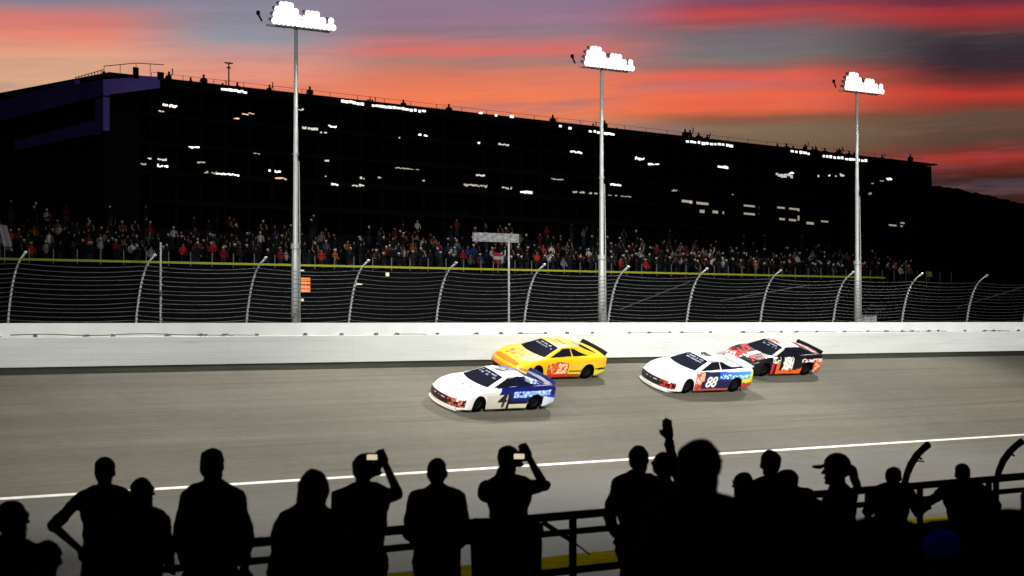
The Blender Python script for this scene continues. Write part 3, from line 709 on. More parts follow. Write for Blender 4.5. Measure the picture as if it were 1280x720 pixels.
def car(name, label, paint, number, numcol, px, py, yaw=0, roofcol=(.02,.02,.02), extra=None, nsize=.62, nx=.10, sc=1.09):
    # ground contact centre on the banked track from the photo pixel
    d = ray(px, py); k = (ZW - EZ - SL * PW) / (d.z - SL * d.dot(N)); q = d * k; q.z += EZ
    root = empty(name); tag(root, label, 'race car', 'stock cars racing on the banked track')
    th = math.atan(SL); up = (-N * math.sin(th) + Vector((0, 0, 1)) * math.cos(th)).normalized(); fw = -U
    fw = (Matrix.Rotation(yaw, 3, up) @ fw).normalized(); lf = up.cross(fw)
    root.matrix_world = Matrix(((fw.x, lf.x, up.x, q.x), (fw.y, lf.y, up.y, q.y), (fw.z, lf.z, up.z, q.z + .005), (0, 0, 0, 1))) @ Matrix.Scale(sc, 4)
    # body shell
    bm = bmesh.new(); cols = []; rows = []; NX = 165
    for i in range(NX + 1):
        x = -2.45 + 4.95 * i / NX; s = section(x); full = [(y, z) for y, z in s] + [(-y, z) for y, z in reversed(s[:-1])]
        rows.append([bm.verts.new((bow(x, y), y, z)) for y, z in full])
    def face(vs, reg):
        f = bm.faces.new(vs); c_ = f.calc_center_median(); cols.append(paint(c_.x, c_.y, c_.z, reg)); return f
    for a_, b_ in zip(rows, rows[1:]):
        for k_ in range(len(a_)-1): face((a_[k_], a_[k_+1], b_[k_+1], b_[k_]), 'top' if 20 < k_ < len(a_)-22 else 'side')
    for rr, reg, ssg in ((rows[-1], 'nose', 1), (rows[0], 'tail', -1)):
        n = len(rr); prev = None
        for j in range(n // 2):
            L, Rr = rr[j], rr[n-1-j]; mid = []
            for k_ in range(1, 40):
                y = L.co.y + (Rr.co.y - L.co.y) * k_ / 40; xx = bow(2.5 if ssg > 0 else -2.45, y) + ssg * .05 * (1 - ((L.co.z - .35) / .35) ** 2)
                mid.append(bm.verts.new((xx, y, L.co.z)))
            cur = [L] + mid + [Rr]
            if prev:
                for k_ in range(len(cur)-1): face((prev[k_], prev[k_+1], cur[k_+1], cur[k_]), reg)
            prev = cur
        top = rr[n // 2]
        for k_ in range(len(prev)-1): face((prev[k_], prev[k_+1], top), reg)
    # greenhouse patches
    FB, FT, RT, RB = (.98, .84, .895), (.06, .63, 1.235), (-.92, .61, 1.25), (-2.02, .80, .955)
    def dfm(v_):
        x, y, z = v_; f = max(0, (x + .3) / 1.14); x2 = x + .22 * f * (1 - (y / .82) ** 2)
        g_ = max(0, (-x - .7) / 1.15); x2 -= .12 * g_ * (1 - (y / .82) ** 2)
        z2 = z + (.045 * (1 - (y / .62) ** 2) if z > 1.1 else 0) * min(1, max(0, (z - 1.1) / .15))
        if -.75 < x < .1: z2 += .02 * math.sin(math.pi * (x + .75) / .85)
        return Vector((x2, y, z2))
    def patch(c4, u0, u1, v0_, v1_, nu, nv, push=0):
        a_, b_, c_, d_ = [Vector(q_) for q_ in c4]; nrm = (b_ - a_).cross(d_ - a_).normalized(); out = []
        for j in range(nv + 1):
            vv = v0_ + (v1_ - v0_) * j / nv; rw = []
            for i in range(nu + 1):
                uu = u0 + (u1 - u0) * i / nu; p_ = (a_.lerp(b_, uu)).lerp(d_.lerp(c_, uu), vv)
                rw.append(dfm(p_) + nrm * push)
            out.append(rw)
        return out
    m_ = lambda v_: (v_[0], -v_[1], v_[2])
    front = (m_(FB), FB, FT, m_(FT)); left = (RB, FB, FT, RT)[::1]; left = (FB, RB, RT, FT); right = (m_(RB), m_(FB), m_(FT), m_(RT))
    rear = (RB, m_(RB), m_(RT), RT); roof = (m_(FT), FT, RT, m_(RT))
    gv = []
    for c4, reg in ((front, 'pillar'), (left, 'pillar'), (right, 'pillar'), (rear, 'pillar'), (roof, 'roof')):
        g2 = [[bm.verts.new(p_) for p_ in rw] for rw in patch(c4, 0, 1, 0, 1, 26, 18)]
        gv += [v_ for rw in g2 for v_ in rw]
        for a_, b_ in zip(g2, g2[1:]):
            for k_ in range(26): face((a_[k_], a_[k_+1], b_[k_+1], b_[k_]), reg)
    bmesh.ops.remove_doubles(bm, verts=gv, dist=1e-4); gv = [v_ for v_ in bm.verts if v_.index >= 0 and v_.is_valid and v_.co.z > 1.0 and abs(v_.co.y) < .83 and -2.1 < v_.co.x < 1.3]
    nfc = len(bm.faces)
    for _ in range(5): bmesh.ops.smooth_vert(bm, verts=gv, factor=.5, use_axis_x=True, use_axis_y=True, use_axis_z=True)
    assert nfc == len(cols), (nfc, len(cols))
    me = bpy.data.meshes.new('body'); bm.to_mesh(me); bm.free()
    ca = me.color_attributes.new('paint', 'FLOAT_COLOR', 'CORNER'); data = []
    for p_ in me.polygons: data += [*cols[p_.index], 1] * p_.loop_total
    ca.data.foreach_set('color', data); me.shade_smooth(); body = link('body', me, MP, root)
    sh = body.modifiers.new('s', 'SOLIDIFY'); sh.thickness = .012; sh.offset = -1
    def win(nm, c4, poly, push=.014, mt='cglass'):
        """window patch limited by a (u,v) quad"""
        bm = bmesh.new(); g2 = []
        (ua, va_), (ub, vb_), (uc, vc_), (ud, vd_) = poly
        a_, b_, c_, d_ = [Vector(q_) for q_ in c4]; nrm = (b_ - a_).cross(d_ - a_).normalized(); n = 14
        for j in range(n + 1):
            f = j / n; rw = []
            for i in range(n + 1):
                e = i / n; uu = (ua*(1-e) + ub*e)*(1-f) + (ud*(1-e) + uc*e)*f; vv = (va_*(1-e) + vb_*e)*(1-f) + (vd_*(1-e) + vc_*e)*f
                p_ = (a_.lerp(b_, uu)).lerp(d_.lerp(c_, uu), vv); rw.append(bm.verts.new(dfm(p_) + nrm * push))
            g2.append(rw)
        for r0, r1 in zip(g2, g2[1:]):
            for k_ in range(n): bm.faces.new((r0[k_], r0[k_+1], r1[k_+1], r1[k_]))
        return mk(nm, bm, M[mt], root, True)
    win('windshield', front, ((.04,.05),(.96,.05),(.94,.95),(.06,.95)))
    for c4, fl in ((left, 0), (right, 1)):
        pa = ((.07,.06),(.47,.06),(.46,.92),(.12,.92)) ; pb = ((.50,.07),(.80,.10),(.66,.86),(.49,.92))
        if fl: pa = tuple((1-u_, v_) for u_, v_ in pa); pb = tuple((1-u_, v_) for u_, v_ in pb)
        wn = win('side_window', c4, pa); win('quarter_window', c4, pb)
    bm = bmesh.new()
    for j in range(26):
        u_ = .14 + (j % 13) * .055; v_ = .66 + .13 * (j // 13)
        if h2(j, number.__len__() + px) < .35: continue
        gp = patch(front, u_, u_ + .02 + .02*h2(j, 3), v_, v_ + .06 + .03*h2(j, 5), 1, 1, .020); vv = [bm.verts.new(q_) for q_ in (gp[0][0], gp[0][1], gp[1][1], gp[1][0])]; bm.faces.new(vv)
    mk('windshield_banner', bm, M['banner'], root)
    win('rear_window', rear, ((.1,.1),(.9,.1),(.88,.9),(.12,.9)))
    # underbody, splitter, spoiler
    bm = bmesh.new(); box(bm, -2.3, 2.05, -.66, .66, .12, .62); mk('underbody', bm, M['carblack'], root)
    bm = bmesh.new(); n = 16; pr_ = []
    for i in range(n+1):
        y = -.86 + 1.72*i/n; pr_.append((bow(2.5, y) + .09, y))
    a_ = [bm.verts.new((x, y, .055)) for x, y in pr_]; b_ = [bm.verts.new((x, y, .10)) for x, y in pr_]; c2 = [bm.verts.new((1.9, y, .10)) for x, y in pr_]; c3 = [bm.verts.new((1.9, y, .055)) for x, y in pr_]
    for r0, r1 in ((a_, b_), (b_, c2), (c2, c3), (c3, a_)):
        for i in range(n): bm.faces.new((r0[i], r0[i+1], r1[i+1], r1[i]))
    mk('splitter', bm, extra.get('splitter', M['carblack']), root)
    bm = bmesh.new(); hs_ = extra.get('sph', 1.11); vs_ = [(-2.36, .955), (-2.34, .955), (-2.44, hs_), (-2.47, hs_)]; n = 12
    rw = [[bm.verts.new((x + .06*(abs(-.80 + 1.6*i/n)/.8)**2, -.80 + 1.6*i/n, z)) for x, z in vs_] for i in range(n+1)]
    for r0, r1 in zip(rw, rw[1:]):
        for k_ in range(4): bm.faces.new((r0[k_], r0[(k_+1) % 4], r1[(k_+1) % 4], r1[k_]))
    bm.faces.new(rw[0]); bm.faces.new(rw[-1][::-1]); mk('spoiler', bm, extra.get('spoiler', M['carblack']), root)
    # wheels
    for ax in (1.40, -1.38):
        for sd in (1, -1):
            bm = bmesh.new(); pf = [(.20,-.13),(.30,-.14),(.345,-.12),(.352,0),(.345,.12),(.30,.14),(.20,.13)]; n = 28
            rg = [[bm.verts.new((ax + r_*math.cos(2*math.pi*k_/n), sd*.775 + o_, .35 + r_*math.sin(2*math.pi*k_/n))) for r_, o_ in pf] for k_ in range(n)]
            for k_ in range(n):
                for j in range(6): bm.faces.new((rg[k_][j], rg[k_][j+1], rg[(k_+1) % n][j+1], rg[(k_+1) % n][j]))
            ty = mk('wheel', bm, M['tyre'], root, True)
            bm = bmesh.new()
            for r0, o0, r1, o1 in ((.205,.13,.18,.07),(.18,.07,.06,.05),(.06,.05,.055,.09),(.055,.09,.001,.09)):
                aa = [bm.verts.new((ax + r0*math.cos(2*math.pi*k_/n), sd*(.775 + o0), .35 + r0*math.sin(2*math.pi*k_/n))) for k_ in range(n)]
                bb = [bm.verts.new((ax + r1*math.cos(2*math.pi*k_/n), sd*(.775 + o1), .35 + r1*math.sin(2*math.pi*k_/n))) for k_ in range(n)]
                for k_ in range(n): bm.faces.new((aa[k_], aa[(k_+1) % n], bb[(k_+1) % n], bb[k_]))
            for k_ in range(5):
                an = 2*math.pi*k_/5; ell(bm, (ax + .10*math.cos(an), sd*.85, .35 + .10*math.sin(an)), (.02,.02,.02), nu=6, nv=4)
            mk('rim', bm, extra.get('rim', M['rim']), ty, True)
    # headlight decals
    for sd in (1, -1):
        bm = bmesh.new(); rw = []
        for i in range(7):
            y = sd*(.50 + .34*i/6); rw.append([bm.verts.new((bow(2.5, y) + .055 - .02*j - .01*i/6, y, .40 + .045*j + .02*i/6)) for j in range(3)])
        for r0, r1 in zip(rw, rw[1:]):
            for j in range(2): bm.faces.new((r0[j], r0[j+1], r1[j+1], r1[j]))
        mk('headlight', bm, extra['head'], root, True)
    # door and roof numbers
    def text(nm, body_, size, mt, M4, shear=.2, ext=.006):
        cu = bpy.data.curves.new('number', 'FONT'); cu.body = body_; cu.size = size; cu.shear = shear; cu.align_x = 'CENTER'; cu.align_y = 'CENTER'; cu.extrude = ext; cu.offset = .012
        o = bpy.data.objects.new('tmp', cu); COL.objects.link(o); dg = bpy.context.evaluated_depsgraph_get(); dg.update()
        me_ = bpy.data.meshes.new_from_object(o.evaluated_get(dg)); bpy.data.objects.remove(o)
        me_.transform(M4); me_.materials.clear(); return link(nm, me_, mt, root)
    nm_m = mat('number_paint', numcol, .4, coat=.3); rf_m = mat('roof_number_paint', roofcol, .4, coat=.3)
    # left side: text x -> car -X?? reading from the left side: right of viewer is rear
    text('door_number', number, nsize, nm_m, Matrix(((-1,0,0,nx),(0,0,1,.972),(0,1,0,.47),(0,0,0,1))))
    text('door_number', number, nsize, nm_m, Matrix(((1,0,0,nx),(0,0,-1,-.972),(0,1,0,.47),(0,0,0,1))))
    text('roof_number', number, extra.get('rs', .6), rf_m, Matrix(((0,-1,0,-.28),(1,0,0,0),(0,0,1,1.332),(0,0,0,1))) @ Matrix.Rotation(math.pi, 4, 'Z') , .1, .008)
    for tx in extra.get('texts', []):
        text('lettering', tx[0], tx[1], tx[2], tx[3], .2, .004)
    return root
def side_m(x, z, y=.985): return Matrix(((-1,0,0,x),(0,0,1,y),(0,1,0,z),(0,0,0,1)))
def h2(a, b, s=0): return (math.sin(a*127.1 + b*311.7 + s*74.7) * 43758.5453) % 1.0
def cell(x, y, sx_, sy_, s=0): return h2(math.floor(x/sx_), math.floor(y/sy_), s)
WH, BK = (.76, .77, .79), (.004, .004, .005)
def fascia(x, y, z, top, gr, accent):
    if z > .50: return top
    if z > .20:
        if abs(y) < .30 and z < .42 and z > .38: return (.5,.5,.5) if cell(y, 0, .05, 1) > .45 else gr
        if y > .45 and accent and cell(y, z, .045, .04, 2) > .62: return accent
        return gr
    return top
def paint1(x, y, z, reg):            # white front, deep blue rear
    blue = (.005, .010, .15); lb = (.16, .38, .85)
    if reg == 'nose': return fascia(x, y, z, (.66,.64,.6), (.03,.008,.008), (.5,.12,.05))
    if reg == 'tail': return blue if z > .45 else WH
    if reg == 'roof': return WH if x > -.45 + .25*abs(y) else (.008, .02, .13)
    if reg == 'pillar':
        if x > -.35: return WH
        if z > 1.02 and -1.55 < x < -.9 and .5 < y and cell(x, z, .05, .04) > .3: return (.55, .7, .95)
        return (.005, .012, .10)
    lim = .25 - (z - .3) * .9
    if reg == 'top' or z > .90:
        if x > .55 or (x > .2 and y < .5): 
            if 1.45 < x < 1.85 and abs(y) < .5 and cell(x, y, .08, .10, 1) > .80 : return BK
            if 1.85 < x < 2.1 and abs(y) < .5 and cell(x, y, .06, .06, 4) > .7: return (.35, .42, .5)
            return WH
        return (.004, .008, .10)
    if reg == 'side':
        if x > 1.98 and z < .48 and z > .18: return (.6,.2,.1) if cell(x, z, .07, .06, 3) > .6 else (.05,.01,.01)
        if x > .45 - (z - .7) * .5 and z > .66: return WH
        if z <= .66 and x > .02: return (.66, .62, .55) if x < 1.02 else WH
        if z < .66 and x > -.10: return BK
        if z < .30 and x > -1.0: return (.7, .66, .5)
        if -1.05 < x <= -.1 and .30 < z < .42: return BK
        # light blue lettering band over the blue quarter
        if -2.1 < x < -.25 and .58 - .04*(x+1) < z < .80 - .03*(x+1):
            e = ((x + .62) / .10) ** 2 + ((z - .70) / .07) ** 2
            if e < 1: return (.02, .06, .5)
            return lb if cell(x, z, .05, .045, 5) > .35 else (.65, .8, .98)
        if x < -1.75 and z < .56 + (x + 2.45) * .25 : return (.75, .8, .95) if z < .46 + (x + 2.45)*.2 else (.02, .05, .7)
        return blue if z > .3 else WH
    return WH
def paint2(x, y, z, reg):            # yellow with red and orange nose and door
    ye = (.80, .47, .008); rd = (.55, .03, .01); og = (.8, .2, .01)
    if reg == 'nose': return BK if .16 < z < .34 else (og if z < .47 else ye)
    if reg == 'tail': return ye if z > .5 else (.6, .55, .02)
    if reg == 'roof': return (.8, .3, .03) if (.02 < x or cell(x, y, .1, .2, 3) > .86) else ye
    if reg == 'pillar': return (.80, .48, .02) if x > .3 else ye
    if reg == 'top' or z > .90:
        if 1.40 < x < 2.05 and -.5 < y < .45 and cell(x, y, .07, .05, 6) > .55: return (.45, .08, .01)
        if x > 2.2: return og
        return ye
    if x > 1.85: return (og if z < .5 else ye) if z > .25 else rd
    if -.30 < x < .85 and z < .80 - abs(x - .2)*.2:
        if z < .24: return rd
        r_ = cell(x, z, .06, .06, 8); return (.55, .06, .015) if r_ > .4 else ((.85, .55, .3) if r_ > .2 else og)
    if x < -1.75 and .42 < z < .50: return BK
    if x < -1.0 and z < .42: return (.7, .62, .05)
    if z < .24: return (.30, .07, .01)
    if x < -.35 and .24 < z < .42 and x > -1.0: return BK if z > .36 else (.7, .55, .05)
    if x < -.35 and .52 < z < .74: return ye if cell(x, z, .09, .045, 11) > .3 else (.62, .5, .05)
    return ye
def paint3(x, y, z, reg):            # white top, navy side with blue panel
    nv = (.012, .014, .07)
    if reg == 'nose': return fascia(x, y, z, WH, (.012,.012,.014), (.55,.03,.03))
    if reg == 'tail': return (.1,.3,.7) if z > .6 else (.5,.05,.03)
    if reg == 'roof': return WH if not (-.1 < x < .08 and cell(x, y, .1, .1) > .82) else BK
    if reg == 'pillar':
        return WH if not (x < -.5 and abs(y) > .55 and z < 1.05) else nv
    if reg == 'top' or z > .90:
        if 1.55 < x < 1.80 and -.45 < y < .45 and cell(x, y, .05, .06, 2) > .5: return (.3, .32, .42)
        if 1.32 < x < 1.42 and .2 < y < .6: return (.25, .27, .33)
        return WH
    if x > 2.0: return ((.5,.03,.03) if cell(x, z, .08, .06) > .5 else BK) if .18 < z < .45 else WH
    if x > 1.0: return WH
    if z < .22: return (.5, .10, .06)
    if .62 < x <= 1.0: 
        r_ = cell(x, z, .07, .07, 4); return (.7, .08, .04) if r_ > .5 else ((.85, .6, .5) if z > .4 else nv)
    if x > .5: return (.75, .35, .25) if z > .55 else nv
    if x > -.35: return nv
    if z > .58 and x > -2.2: 
        b_ = min(1, (-x - .35) / 1.6)
        if .62 < z < .78 and cell(x, z, .06, .05, 7) > .42: return (.55, .75, .9)
        return (.015 + .05*b_, .08 + .25*b_, .6)
    if x < -1.70: return (.75, .75, .02) if z > .42 else (.45, .04, .02)
    return nv
def paint4(x, y, z, reg):            # black, red and white with orange panels
    rd = (.6, .03, .03); wh = (.78, .72, .68); og = (.75, .12, .02)
    if reg == 'nose': return BK if z < .47 or y > .2 else (rd if cell(y, z, .12, .06, 1) > .3 else wh)
    if reg == 'tail': return BK if z > .6 else og
    if reg == 'roof':
        if x > -.12: return rd if cell(x, y, .09, .1, 2) > .35 else (.75,.5,.45)
        return (.8, .68, .6) if abs(y) < .42 else wh
    if reg == 'pillar':
        if x > .1: return (.5, .46, .42)
        return BK if y > .5 or z > 1.15 else (wh if x < -1.0 and abs(y) < .6 else rd)
    if reg == 'top' or z > .90:
        if x > .75:
            if x > 2.1: return (rd if cell(x, y, .1, .1, 3) > .3 else wh) if y < .2 else BK
            if y > .38: return BK if cell(x, y, .2, .1, 7) < .8 else rd
            if y > .05: return wh if cell(x, y, .06, .05, 5) > .35 else BK
            return rd if cell(x, y, .1, .12, 6) > .5 else BK
        return (wh if cell(x, y, .15, .3, 8) > .5 else rd) if y < .6 else BK
    if x > 1.7: return BK
    if .45 < x < 1.0:
        if z > .62: return wh if cell(x, z, .06, .06, 4) > .5 else BK
        return (.5, .02, .06) if x > .82 else (BK if x > .68 else og)
    if x > 1.0: return BK
    if -.42 < x < .22:
        return (og if z < .33 else (.78, .72, .7)) if not (cell(x, z, .07, .07, 9) > .85) else BK
    if z < .30 + max(0, (-x - .6))*.25 and x > -1.1: return og
    if x < -1.8 and z < .66: return og if cell(x, z, .12, .1, 3) > .35 else (.85, .5, .4)
    if x < -.9 and .66 < z < .82: return (.9, .6, .62) if cell(x, z, .08, .06, 2) > .4 else BK
    return BK
hd_w = mat('headlight_decal', (.75, .62, .5), .3); hd_k = mat('headlight_decal_dark', (.3, .3, .32), .3); sp_w = mat('splitter_pale', (.5, .48, .44), .6); lbm = mat('lettering_pale', (.8, .86, .95), .4)
car('race_car', 'white race car with deep blue rear, nearest and leftmost of the four', paint1, '4', (.012,.012,.014), 612, 503, extra={'head': hd_w, 'rs': .9, 'splitter': sp_w, 'spoiler': mat('spoiler_blue', (.006, .012, .08), .7, spec=.1), 'sph': 1.07}, nsize=.82, nx=.30)
car('race_car', 'bright yellow race car with red and orange door and dark spoiler', paint2, '22', (.85,.6,.35), 682, 464.5, roofcol=(.75,.3,.05), extra={'head': hd_w}, nsize=.56)
car('race_car', 'white race car with navy side, blue panel and yellow rear corner', paint3, '88', (.8,.86,.85), 867, 481, extra={'head': hd_k, 'splitter': sp_w, 'spoiler': mat('spoiler_grey', (.25, .26, .28), .4), 'sph': 1.07, 'rs': .45}, nsize=.62, sc=1.13)
car('race_car', 'black, red and white race car with orange panels, rearmost of the four', paint4, '78', (.85,.8,.78), 961, 461, roofcol=(.6,.4,.35), extra={'head': hd_k}, nsize=.5)

# ------------------------------------------------------------------ viewing platform, rails
DK = 3.1
bm = bmesh.new(); prism(bm, [(4, Z0), (4, DK - .002), (14.5, DK - .002), (14.5, Z0)], -20, 60); mk('viewing_platform', bm, M['ground'], rz=A)['kind'] = 'structure'
bm = bmesh.new(); prism(bm, [(-4, Z0), (-4, 3.72), (8.3, 3.72), (8.3, DK)], -20, 60); mk('upper_platform', bm, M['ground'], rz=A)['kind'] = 'structure'
rl = empty('guard_rail', rz=A); tag(rl, 'black metal guard rail the foreground spectators stand and lean against', 'railing')
PR = 12.7; zt1 = EZ - 1.67; zt2 = EZ - 1.81; zt3 = EZ - 2.14
ra = tz(262, 668, PR)[0]; rb = 40
for zz, t0_, r_ in ((zt1, ra, .034), (zt2, tz(200, 690, PR)[0], .026), (zt3, tz(560, 700, PR)[0], .03)):
    bm = bmesh.new(); box(bm, t0_, rb, PR - r_*.7, PR + r_*.7, zz - r_, zz + r_); bmesh.ops.bevel(bm, geom=bm.edges[:], offset=.008, segments=2); mk('rail', bm, M['dark'], rl)
for x_ in (264, 449, 600, 716, 850, 975, 1085, 1150, 1236, 1310):
    t_ = tz(x_, 660, PR)[0]; bm = bmesh.new(); box(bm, t_ - .028, t_ + .028, PR - .02, PR + .02, DK, zt1 - .02); mk('rail_post', bm, M['dark'], rl)
for x0, y0, x1, y1 in ((684, 654, 722, 678), (722, 678, 742, 694)):
    a_ = tz(x0, y0, PR); b_ = tz(x1, y1, PR); bm = bmesh.new(); tube(bm, [(a_[0], PR + .05, a_[1]), (b_[0], PR + .05, b_[1])], .022 if x0 < 700 else .008, 6); mk('brace', bm, M['dark'], rl)
def bentpost(pts, lab):
    bm = bmesh.new(); q = [tz(x_, y_, PR + .12) for x_, y_ in pts]; tube(bm, [(q[0][0], PR + .12, DK)] + [(t_, PR + .12, z_) for t_, z_ in q], [.03, .034, .036, .038, .038, .036, .040, .044][:len(q)+1], 8)
    for k_ in (3,): tube(bm, [(q[k_][0] - .02, PR + .08, q[k_][1] - .02), (q[k_][0] + .05, PR + .1, q[k_][1] - .04)], .012, 6)
    ob = tag(mk('fence_post', bm, M['dark'], rz=A), lab, 'post'); return ob
bentpost([(1130, 608), (1134, 592), (1139, 580), (1146, 569), (1153, 562), (1160, 556)], 'black bent fence post beside the man leaning at the rail, left one of two')
bentpost([(1245, 602), (1249, 588), (1254, 576), (1262, 565), (1269, 558), (1277, 552)], 'black bent fence post near the right edge, right one of two')
bm = bmesh.new()
for x0, y0, x1, y1 in ((1246, 594, 1330, 588), (1145, 576, 1155, 577)):
    a_ = tz(x0, y0, PR + .12); b_ = tz(x1, y1, PR + .12); tube(bm, [(a_[0], PR + .12, a_[1]), (b_[0], PR + .12, b_[1])], .008, 5)
tag(mk('fence_cable', bm, M['dark'], rz=A), 'thin dark cable stretched from the bent post at the right edge', 'cable')

# ------------------------------------------------------------------ people
wseed = [0]
def remesh(bm, vox, smooth=2, wob=0):
    me = bpy.data.meshes.new('tmp'); bmesh.ops.recalc_face_normals(bm, faces=bm.faces); bm.to_mesh(me); bm.free()
    o = bpy.data.objects.new('tmp', me); COL.objects.link(o)
    m_ = o.modifiers.new('r', 'REMESH'); m_.mode = 'VOXEL'; m_.voxel_size = vox; m_.use_smooth_shade = True
    if smooth: s = o.modifiers.new('s', 'SMOOTH'); s.iterations = smooth; s.factor = .5
    dg = bpy.context.evaluated_depsgraph_get(); r = bpy.data.meshes.new_from_object(o.evaluated_get(dg))
    bpy.data.objects.remove(o); bpy.data.meshes.remove(me); r.materials.clear()
    if wob:
        from mathutils import noise
        for v_ in r.vertices:
            q = v_.co * 7.0 + Vector((wseed[0]*3.1, 0, 0)); q.z *= 1.5
            v_.co += noise.noise_vector(q) * wob + noise.noise_vector(v_.co * 19.0 + Vector((wseed[0], 0, 0))) * wob * .45
    r.shade_smooth(); return r
def loft(bm, secs, n=20):
    rings = []
    for c_, rx, ry in secs: rings.append([bm.verts.new(Vector(c_) + Vector((rx*math.cos(2*math.pi*k/n), ry*math.sin(2*math.pi*k/n), 0))) for k in range(n)])
    for a_, b_ in zip(rings, rings[1:]):
        for k in range(n): bm.faces.new((a_[k], a_[(k+1) % n], b_[(k+1) % n], b_[k]))
    bm.faces.new(rings[0][::-1]); bm.faces.new(rings[-1])
def hand(bm, wr, el_, side, curl=.6, up=None, spread=.1):
    d = (wr - el_).normalized(); ref = Vector((0, -1, 0)) if up is None else up
    palm = wr + d * .05; x = d.cross(ref)
    x = x.normalized() if x.length > .05 else Vector((1, 0, 0)); nrm = x.cross(d).normalized()
    capsule(bm, wr - d*.01, wr + d*.03, .029, .032)
    for k in range(4):
        a_ = wr + x * (k - 1.5) * .017 + d*.02; b_ = wr + d * .085 + x * (k - 1.5) * .021; capsule(bm, a_, b_, .018, .014, 8)
        L = (.036, .042, .040, .032)[k]; dd = (d + x * (k - 1.5) * .12 * spread * 3).normalized(); p_ = b_
        for j in range(3):
            dd = (dd + nrm * -curl * .5).normalized(); q_ = p_ + dd * L * (1 - .22*j); capsule(bm, p_, q_, .0115 - .0008*j, .0108 - .0008*j, 8); p_ = q_
    th0 = wr + d*.02 - x * side * .02; th1 = th0 + (d*.6 - x*side*.8).normalized() * .045; th2 = th1 + (d - x*side*.25 - nrm*curl*.3).normalized() * .038
    capsule(bm, th0, th1, .017, .013, 8); capsule(bm, th1, th2, .013, .010, 8)
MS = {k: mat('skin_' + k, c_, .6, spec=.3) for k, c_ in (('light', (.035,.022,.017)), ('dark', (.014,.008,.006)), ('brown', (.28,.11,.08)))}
MCL = {}
def cloth(c_):
    if c_ not in MCL: MCL[c_] = mat('cloth', c_, .95, var=.25, scale=14, spec=.05, bump=.2)
    return MCL[c_]
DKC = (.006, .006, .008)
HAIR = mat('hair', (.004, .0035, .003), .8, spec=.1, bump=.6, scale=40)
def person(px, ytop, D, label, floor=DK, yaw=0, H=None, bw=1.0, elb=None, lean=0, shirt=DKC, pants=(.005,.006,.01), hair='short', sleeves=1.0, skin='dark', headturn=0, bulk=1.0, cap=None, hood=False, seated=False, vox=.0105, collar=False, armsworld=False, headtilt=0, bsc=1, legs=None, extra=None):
    wseed[0] += 1; q = at(px, ytop, D); Hreal = q.z - floor
    H = H or Hreal; s = H / 1.75
    root = empty('person', (q.x, q.y, floor), R(yaw)); tag(root, label, 'person')
    root.scale = (s, s, s)
    # all in a 1.75 m tall local frame, +Y faces forward, +X right hand side
    hipz = .93; lz = R(lean)
    def T(v_):      # bend the upper body forward around the hip
        v_ = Vector(v_); dz = v_.z - hipz
        if dz <= 0: return v_
        return Vector((v_.x, v_.y * math.cos(lz) + dz * math.sin(lz), hipz + dz * math.cos(lz) - v_.y * math.sin(lz)))
    hd = Vector((0, .015, 1.63)); hm = Matrix.Rotation(R(headturn), 3, 'Z') @ Matrix.Rotation(R(headtilt), 3, 'X')
    hc = T(hd); s = Hreal / (hc.z + .12); root.scale = (s, s, s)
    # shift so that the head top lands on the pixel even when leaning
    if lean:
        sh = hc.copy(); root.location.x -= (Matrix.Rotation(R(yaw), 3, 'Z') @ Vector((0, sh.y, 0))).x * s
        root.location.y -= (Matrix.Rotation(R(yaw), 3, 'Z') @ Vector((0, sh.y, 0))).y * s
    def Hd(v_): return hc + hm @ Vector(v_)
    sh_ = [T((sd * .185 * bw, -.005, 1.42)) for sd in (-1, 1)]
    E = elb or [((-.235, -.03, 1.13), (-.20, .10, .90)), ((.235, -.03, 1.13), (.20, .10, .90))]
    E = [(Vector(a_), Vector(b_)) for a_, b_ in E]
    hipx = .09 * (1 + (bw-1)*.5)
    kn = legs or [((-.11, .03, .50), (-.12, -.02, .09)), ((.11, .03, .50), (.12, -.02, .09))]
    # --- body
    bm = bmesh.new()
    def tors(k, extra_=0, z0=.80, z1=1.50):
        secs = [(.80, .155, .11), (.92, .17, .12), (1.05, .15, .105), (1.20, .16, .112), (1.33, .18, .118), (1.42, .185, .10), (1.47, .12, .075), (1.51, .065, .06)]
        loft(bm, [(T((0, 0 if z > 1 else -.01, z)), rx * bw * k + extra_, ry * (.5 + .5*bw) * k + extra_) for z, rx, ry in secs if z0 <= z <= z1 + .02])
    tors(.93)
    capsule(bm, T((0, -.01, 1.44)), Hd((0, -.02, -.09)), .066, .060)
    ell(bm, Hd((0, -.008, .02)), (.076, .097, .10), hm, 16, 12); ell(bm, Hd((0, .018, -.055)), (.058, .07, .07), hm, 14, 10)
    ell(bm, Hd((0, .075, -.095)), (.024, .02, .02), hm, 8, 6)
    capsule(bm, Hd((0, .086, .015)), Hd((0, .108, -.02)), .011, .014, 8)
    for sd in (-1, 1):
        ell(bm, Hd((sd*.078, -.005, -.005)), (.012, .022, .033), hm, 8, 6); ell(bm, Hd((sd*.03, .085, .02)), (.016, .012, .010), hm, 8, 6); ell(bm, Hd((sd*.03, .083, .04)), (.024, .012, .008), hm, 8, 6)
    ell(bm, Hd((0, .088, -.055)), (.024, .010, .009), hm, 8, 6)
    for i, sd in enumerate((-1, 1)):
        e_, w_ = E[i]; capsule(bm, sh_[i], e_, .050, .040); capsule(bm, e_, w_, .042, .028)
        hand(bm, w_, e_, sd, *(extra or {}).get('hand%d' % i, (.6,)))
        hp = Vector((sd*hipx, 0, .90)); k_, a_ = Vector(kn[i][0]), Vector(kn[i][1])
        capsule(bm, hp, k_, .078, .055); capsule(bm, k_, a_, .055, .038); capsule(bm, a_ + Vector((0, -.03, -.045)), a_ + Vector((0, .13, -.055)), .038, .030)
    body = link('body', remesh(bm, vox), MS[skin], root)
